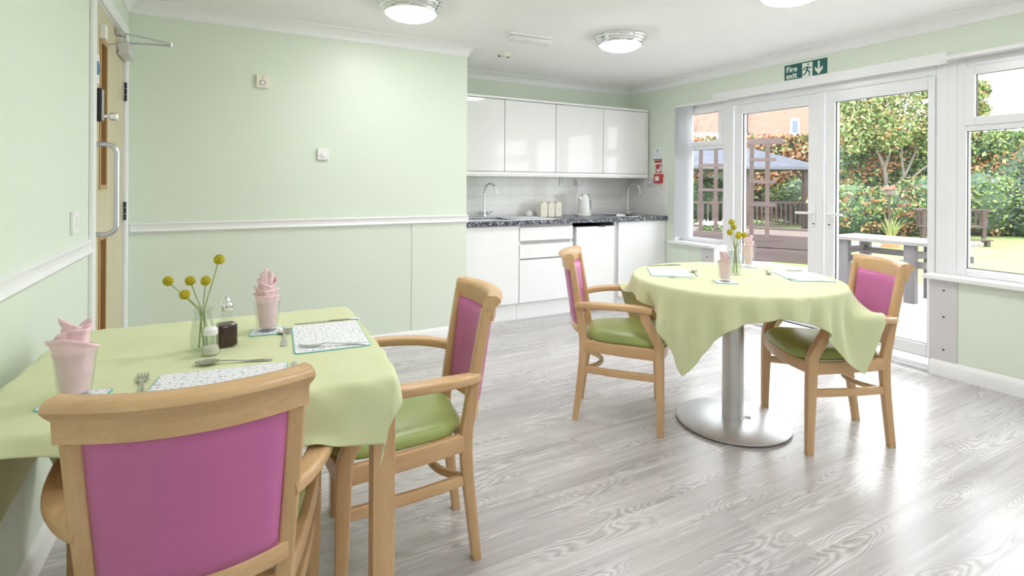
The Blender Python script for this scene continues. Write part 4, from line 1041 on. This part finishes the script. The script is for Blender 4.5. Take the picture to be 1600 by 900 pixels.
def hedge(name, lb, A, B, h, th, n, seed, cat='hedge', size=.085, orange=.1, group=None, mats=None, dark=.35):
    rn = random.Random(seed); A, B = Vector(A), Vector(B); d = B-A; L = d.length; d.normalize(); nr = Vector((-d.y, d.x, 0))
    t = root(name, lb, cat, tuple((A+B)/2), 0, group); o = (A+B)/2
    mb = MB(); rings = []
    K = 14
    for k in range(K+1):
        c = A+d*(L*k/K)-o; hh = h*(.90+.05*math.sin(k*2.1+seed)); tt = th*.62*(1 if 0 < k < K else .3)
        rings.append([c+nr*tt*a+Vector((0, 0, hh*b)) for a, b in ((-1, 0), (-1.05, .5), (-.85, .92), (-.3, 1), (.3, 1), (.85, .92), (1.05, .5), (1, 0))])
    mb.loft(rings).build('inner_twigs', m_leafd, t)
    mb = MB()
    def smp(r):
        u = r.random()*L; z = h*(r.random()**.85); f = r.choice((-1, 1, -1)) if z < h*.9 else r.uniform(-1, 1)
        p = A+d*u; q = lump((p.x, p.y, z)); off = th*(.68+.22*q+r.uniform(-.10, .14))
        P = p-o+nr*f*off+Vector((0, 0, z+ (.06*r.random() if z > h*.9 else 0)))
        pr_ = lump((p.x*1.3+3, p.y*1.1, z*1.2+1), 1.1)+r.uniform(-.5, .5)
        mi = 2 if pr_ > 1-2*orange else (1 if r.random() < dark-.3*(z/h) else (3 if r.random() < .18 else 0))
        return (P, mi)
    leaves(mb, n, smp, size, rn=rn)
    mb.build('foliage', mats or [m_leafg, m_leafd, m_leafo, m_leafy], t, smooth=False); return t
near_n = Vector((-1, 0, 0))
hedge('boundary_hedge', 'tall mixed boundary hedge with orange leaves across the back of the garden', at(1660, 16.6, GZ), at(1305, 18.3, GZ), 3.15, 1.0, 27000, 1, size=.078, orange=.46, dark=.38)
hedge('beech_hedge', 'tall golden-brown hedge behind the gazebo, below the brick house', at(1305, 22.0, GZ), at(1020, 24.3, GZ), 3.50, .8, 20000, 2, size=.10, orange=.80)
def shrub(lb, px, dep, r, h, n, seed, orange=.2, size=.06, mats=None):
    rn = random.Random(seed); c = at(px, dep, GZ); t = root('garden_shrub', lb, 'shrub', tuple(c), 0, 'shrubs in front of the hedge')
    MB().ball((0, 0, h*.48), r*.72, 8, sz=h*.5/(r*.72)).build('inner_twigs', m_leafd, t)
    mb = MB()
    def smp(q):
        v = Vector((q.gauss(0, 1), q.gauss(0, 1), q.gauss(0, 1))).normalized(); k = .80+.12*lump((v.x*3+seed, v.y*3, v.z*3))+q.uniform(-.12, .2)
        p = Vector((v.x*r*k, v.y*r*k, max(.03, h*.5+v.z*h*.52*k)))
        cl_ = lump((v.x*4+seed, v.y*5, v.z*5), 1)+q.uniform(-.4, .4)
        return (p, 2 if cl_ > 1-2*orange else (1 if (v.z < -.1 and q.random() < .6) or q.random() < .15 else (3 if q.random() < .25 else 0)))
    leaves(mb, n, smp, size, rn=rn)
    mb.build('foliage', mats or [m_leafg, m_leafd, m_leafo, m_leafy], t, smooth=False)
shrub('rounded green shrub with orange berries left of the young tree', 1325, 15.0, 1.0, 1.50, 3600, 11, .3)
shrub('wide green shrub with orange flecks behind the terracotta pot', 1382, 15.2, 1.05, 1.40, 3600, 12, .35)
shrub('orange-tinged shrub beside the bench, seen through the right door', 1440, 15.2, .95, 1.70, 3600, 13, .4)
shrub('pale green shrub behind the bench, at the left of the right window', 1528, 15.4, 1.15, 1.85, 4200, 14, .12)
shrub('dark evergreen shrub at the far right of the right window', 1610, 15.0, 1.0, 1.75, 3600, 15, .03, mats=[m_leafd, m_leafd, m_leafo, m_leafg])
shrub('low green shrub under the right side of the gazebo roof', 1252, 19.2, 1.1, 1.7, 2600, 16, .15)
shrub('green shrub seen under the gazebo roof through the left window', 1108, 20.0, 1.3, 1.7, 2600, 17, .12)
# young tree
tc = at(1384, 16.0, GZ)
tr = root('garden_tree', 'yellow-green tree with forked trunk seen through the right-hand door', 'tree', tuple(tc))
def V3(dx, dd, z): return Vector((math.cos(TH)*dx+math.sin(TH)*dd, -math.sin(TH)*dx+math.cos(TH)*dd, z))
tk = MB()
limbs = [[(0, 0, 0), (.02, 0, .6), (.05, .05, 1.2), (.0, .05, 1.9), (-.25, .1, 2.6), (-.6, .1, 3.6)],
         [(.02, 0, .9), (.25, 0, 1.35), (.55, 0, 1.7), (.95, .1, 2.4), (1.35, .1, 3.2)],
         [(.22, 0, 1.3), (.5, -.1, 1.5), (1.0, -.1, 1.9), (1.6, .1, 2.3), (1.9, .1, 3.0)],
         [(.0, .05, 1.9), (.15, 0, 2.6), (.3, .1, 3.5)], [(.55, 0, 1.7), (.55, .1, 2.3), (.6, .1, 3.0)]]
for k, l in enumerate(limbs):
    pts = bez([V3(*q) for q in l], 20); r0 = (.085, .06, .045, .04, .04)[k]
    tk.tube(pts, r0, 8, rs=[1-.75*i/(len(pts)-1) for i in range(len(pts))], up=(.3, 1, .1))
tk.build('trunk', m_bark, tr)
cr = MB(); rn = random.Random(5)
blobs = [(-.95, 0, 3.0, .65), (-.5, .2, 3.7, .95), (.7, 0, 3.8, 1.1), (1.7, .2, 3.6, .9), (-.1, -.2, 3.1, .7), (1.3, 0, 2.9, .55), (-.9, .3, 3.9, .8), (2.4, .3, 3.4, .6), (.4, .3, 4.6, .95), (1.7, .2, 4.6, .8), (2.95, .2, 3.75, .30), (2.9, .2, 4.35, .35)]
def tsmp(r):
    b = r.choice(blobs); v = Vector((r.gauss(0, 1), r.gauss(0, 1), r.gauss(0, 1))).normalized()*b[3]*(r.random()**.4)*r.uniform(.8, 1.1)
    return (V3(b[0], b[1], b[2])+v, 0 if r.random() < .62 else (1 if r.random() < .7 else 2))
leaves(cr, 17000, tsmp, .064, rn=rn)
cr.build('crown', [m_leafy, m_leafg, m_leafo], tr, smooth=False)
# bare tree at left
bt = root('bare_tree', 'thin bare-branched tree seen through the top of the left window', 'tree', tuple(at(1098, 25.2, GZ)))
bm_ = MB(); rn = random.Random(9)
def branch(p, d, l, r, k):
    q = p+d*l; bm_.tube([p, (p+q)/2+Vector((rn.uniform(-.03, .03), rn.uniform(-.03, .03), 0)), q], r, 5, rs=[1, .85, .7], up=(.2, 1, .3))
    if k:
        for _ in range(3 if k > 1 else 2): branch(q, (d+Vector((rn.uniform(-.7, .7), rn.uniform(-.7, .7), rn.uniform(-.2, .5)))).normalized(), l*.72, r*.62, k-1)
branch(Vector((0, 0, 0)), Vector((0, 0, 1)), 1.6, .05, 5); bm_.build('branches', m_bark, bt)
# brick house
def oriented(A, B): 
    A, B = Vector(A), Vector(B); d = B-A; return A, math.atan2(d.y, d.x), d.length
A, rz, L = oriented(at(1000, 31.5, GZ), at(1292, 29.5, GZ))
hs = root('brick_house', 'red brick house beyond the hedge with one small white window', 'house', tuple(A), rz)
MB().box(0, L, 0, 6, 0, 7.2).build('brick_wall', m_brick, hs, smooth=False)
u_ = L*.835
wf = MB().box(u_-.25, u_+.25, -.04, .05, 4.22, 5.18).build('window', m_upvc, hs, smooth=False)
MB().box(u_-.14, u_+.14, -.06, -.03, 4.36, 5.04).build('pane', mat('house_window_glass', (.16, .18, .26), .6, spec=.1), wf, smooth=False)
MB().box(-.3, L+.3, -.4, 6.4, 7.2, 7.5).build('roof', m_slate, hs, smooth=False)
MB().tube([(L*.585, -.08, 7.2), (L*.585, -.08, 4.45), (L*.60, -.08, 4.25), (L*.64, -.08, 4.05)], .05, 8, up=(0, 1, 0)).build('drainpipe', m_dark, hs)
A, rz, L = oriented(at(1020, 26.6, GZ), at(1232, 25.6, GZ))
ps = root('outbuilding', 'low building with pale hipped roof in front of the brick house', 'building', tuple(A), rz)
MB().box(0.3, L-.3, 0, 2.4, 0, 2.7).build('wall', m_brick, ps, smooth=False)
rf = MB(); v = [rf.b.verts.new(p) for p in ((0, -.2, 2.7), (L, -.2, 2.7), (L, 2.6, 2.7), (0, 2.6, 2.7), (1.9, 1.2, 4.1), (L-2.2, 1.2, 4.1))]
for q in ((0, 1, 5, 4), (1, 2, 5), (2, 3, 4, 5), (3, 0, 4), (3, 2, 1, 0)): rf.face([v[i] for i in q])
rf.build('roof', m_paleroof, ps, smooth=False)
# gazebo
gc = at(1122, 18.3, GZ); gz = root('gazebo', 'timber garden gazebo with grey slated roof and low railing', 'gazebo', tuple(gc), -TH+.10)
hw = 1.90
for sx in (-1, 1):
    for sy in (-1, 1):
        MB().box(sx*hw-.07, sx*hw+.07, sy*hw-.07, sy*hw+.07, 0, 2.0).build('post', m_timber, gz, smooth=False)
        MB().tube([(sx*hw, sy*hw, 1.5), (sx*(hw-.5), sy*hw, 2.0)], .04, 4).build('brace', m_timber, gz)
MB().box(-.07, .07, -hw-.07, -hw+.07, 0, 2.0).build('post', m_timber, gz, smooth=False)
e_ = hw+.42; rf = MB(); v = [rf.b.verts.new(p) for p in ((-e_, -e_, 1.98), (e_, -e_, 1.98), (e_, e_, 1.98), (-e_, e_, 1.98), (0, 0, 2.95), (-e_, -e_, 1.88), (e_, -e_, 1.88), (e_, e_, 1.88), (-e_, e_, 1.88))]
for q in ((0, 1, 4), (1, 2, 4), (2, 3, 4), (3, 0, 4)): rf.face([v[i] for i in q])
rf.build('roof', m_slate, gz, smooth=False)
MB().box(-e_, e_, -e_, e_, 1.90, 1.978).build('fascia', mat('dark_fascia', (.12, .115, .13), .8), gz, smooth=False)
for (ax, sg) in ((0, -1), (0, 1), (1, -1), (1, 1)):
    r_ = MB()
    def bx(u0, u1, z0, z1, w_=.025):
        if ax == 0: r_.box(u0, u1, sg*hw-w_, sg*hw+w_, z0, z1)
        else: r_.box(sg*hw-w_, sg*hw+w_, u0, u1, z0, z1)
    bx(-hw, hw, .85, .91, .04); bx(-hw, hw, .15, .20)
    for k in range(1, 24): bx(-hw+k*2*hw/24-.02, -hw+k*2*hw/24+.02, .2, .85, .015)
    r_.build('railing', m_timberx, gz, smooth=False)
# raised planter of sleepers
A, rz, L = oriented(at(1040, 10.9, GZ), at(1292, 9.3, GZ))
pl = root('raised_planter', 'long raised planter of weathered timber sleepers outside the left door', 'planter', tuple(A), rz)
for k in range(2):
    MB().box(0, L, 0, .12, .01+k*.25, .25+k*.25, .01).build('sleeper', m_timberx, pl)
    MB().box(0, .12, .12, 1.8, .01+k*.25, .25+k*.25, .01).build('sleeper', m_timberx, pl); MB().box(L-.12, L, .12, 1.8, .01+k*.25, .25+k*.25, .01).build('sleeper', m_timberx, pl)
MB().box(0, L, 1.8, 1.92, .01, .5, .01).build('sleeper', m_timberx, pl)
MB().box(.1, L-.1, .1, 1.82, .02, .46).build('soil', m_soil, pl, smooth=False)
# timber ladder trellises
def trellis(p1, p2, dep, ztop, rungs, lb, zb):
    A = at(p1, dep, zb); B = at(p2, dep*.99, zb); Ln = (B-A).length; rz_ = math.atan2(B.y-A.y, B.x-A.x)
    t = root('timber_trellis', lb, 'trellis', tuple(A), rz_, 'timber ladder frames on the planter')
    for x in (0, Ln): MB().box(x-.036, x+.036, -.036, .036, 0, ztop-zb, .004).build('post', m_timber, t)
    MB().box(-.2, Ln+.25, -.03, .03, ztop-zb-.02, ztop-zb+.09).build('top_beam', m_timberx, t)
    for z in rungs: MB().box(-.05, Ln+.14, -.05, -.02, z-zb-.03, z-zb+.03).build('rung', m_timberx, t)
    return t
trellis(1174.5, 1199, 9.75, 1.98, (1.68, 1.28, .86), 'timber ladder frame at the left edge of the left door', GZ+.46)
trellis(1095, 1118.5, 10.55, 1.93, (1.60, 1.12), 'timber ladder frame standing in view of the left window', GZ+.46)
for px, dep, r, lb, mt, h in ((1187, 13.2, .19, 'red plant pot on the ground behind the raised planter', m_redpot, .26), (1393, 12.2, .23, 'terracotta pot of spiky grass behind the picnic table', m_terra, .20)):
    t = root('plant_pot', lb, 'plant pot', tuple(at(px, dep, GZ+.012)))
    MB().lathe([(r*.72, 0), (r, h*.85), (r*1.08, h*.85), (r*1.08, h), (r*.95, h), (r*.9, h*.85), (.001, h*.85)], n=28).build('pot', mt, t)
    if mt is m_terra:
        g_ = MB(); rn = random.Random(3)
        for k in range(46):
            a = rn.uniform(0, 6.28); l = rn.uniform(.25, .55); s = rn.uniform(.08, .28)
            g_.tube([(.05*math.cos(a), .05*math.sin(a), h*.8), (s*.5*math.cos(a), s*.5*math.sin(a), h+l*.6), (s*math.cos(a), s*math.sin(a), h+l)], .010, 4, rs=[1, .7, .15], up=(0, 1, 0))
        g_.build('grass_blades', m_leafy, t)
fw_ = MB(); rn = random.Random(21)
for i, (u0, dd_) in enumerate(((1100, 10.7), (1108, 10.75), (1122, 10.6))):
    p = at(u0, dd_+.25, GZ+.47); t = root('bedding_plant', ('white flowering plant at the left', 'white flowering plant in the middle', 'white flowering plant at the right')[i]+' of the planter, seen through the left window', 'plant', tuple(p), 0, 'white flowering plants in the planter')
    q = MB(); leaves(q, 260, lambda r: Vector((r.gauss(0, .07), r.gauss(0, .07), abs(r.gauss(.06, .05)))), .022, rn=rn); q.build('leaves', m_leafg, t, smooth=False)
    q = MB(); leaves(q, 160, lambda r: Vector((r.gauss(0, .07), r.gauss(0, .07), .13+abs(r.gauss(0, .03)))), .022, rn=rn); q.build('flowers', m_whitep, t, smooth=False)
# picnic table
A = at(1425, 6.45, GZ); B = at(1322, 7.1, GZ); d = (A-B); rzp = math.atan2(d.y, d.x)
pt = root('picnic_table', 'weathered grey timber picnic table on the patio outside the right door', 'picnic table', tuple(B), rzp)
Lp = d.length
tp = MB()
for k in range(5): tp.box(-.18, Lp+.50, -.12+k*.15, .02+k*.15, .705, .745, .004)
tp.build('tabletop', m_greywoodx, pt)
for x, lg in ((0, 0), (Lp, 0)):
    for y in (-.02, .52): MB().box(x-.06, x+.06, y-.045, y+.045, 0, .705, .004).build('leg', m_greywood, pt)
    MB().box(x-.02, x+.02, -.02, .52, .52, .60).build('cross_rail', m_greywoodx, pt)
MB().box(0, Lp+.45, .03, .07, .42, .50).box(-.02, Lp+.45, .46, .50, .50, .58).build('side_rail', m_greywoodx, pt)
# curved bench
bc = at(1487, 13.0, GZ+.01); cb_ = root('curved_bench', 'round-backed timber garden bench on the lawn beyond the windows', 'bench', tuple(bc), -TH-.25)
def arcp(r, z, a0=-10, a1=190, n=20): return [(r*math.cos(math.radians(a0+(a1-a0)*k/n)), r*.8*math.sin(math.radians(a0+(a1-a0)*k/n)), z) for k in range(n+1)]
MB().sweep(arcp(.72, .82), rrect(.10, .05, .01)).build('back_rail', m_timberx, cb_)
sb_ = MB()
for k in range(19):
    a = math.radians(-5+190*k/18); sb_.sweep([(.69*math.cos(a), .55*math.sin(a), .44), (.72*math.cos(a), .576*math.sin(a), .80)], rrect(.05, .02, .004), up=(math.cos(a+1.57), math.sin(a+1.57), 0))
sb_.build('back_slats', m_timber, cb_)
MB().loft([[Vector((.70*math.cos(math.radians(a)), .56*math.sin(math.radians(a)), z)) for a in range(-10, 191, 10)]+[Vector((-.66, -.16, z)), Vector((.66, -.16, z))] for z in (.41, .45)]).build('seat', m_timberx, cb_)
for x, y in ((-.62, -.1), (.62, -.1), (-.45, .42), (.45, .42)): MB().box(x-.035, x+.035, y-.035, y+.035, 0, .80 if y < 0 else .44).build('leg', m_timber, cb_)
fb = MB().box(-.55, .55, -.62, -.42, .14, .17).box(-.5, -.44, -.6, -.44, 0, .14).box(.44, .5, -.6, -.44, 0, .14); fb.build('footboard', m_timberx, cb_)
# bird box on post
bb = root('bird_box', 'small red bird box on a post in front of the shrubs', 'bird box', tuple(at(1390, 13.9, GZ+.01)))
MB().box(-.02, .02, -.02, .02, 0, 1.18).build('post', m_timber, bb)
MB().box(-.08, .08, -.08, .08, 1.18, 1.32).build('box', m_bark, bb)
MB().poly([(-.16, 1.31), (.16, 1.31), (0, 1.40)], lambda a, b, d: Vector((a, -.12+d, b)), .24).build('roof', mat('dull_red_felt', (.30, .09, .07), .9), bb)
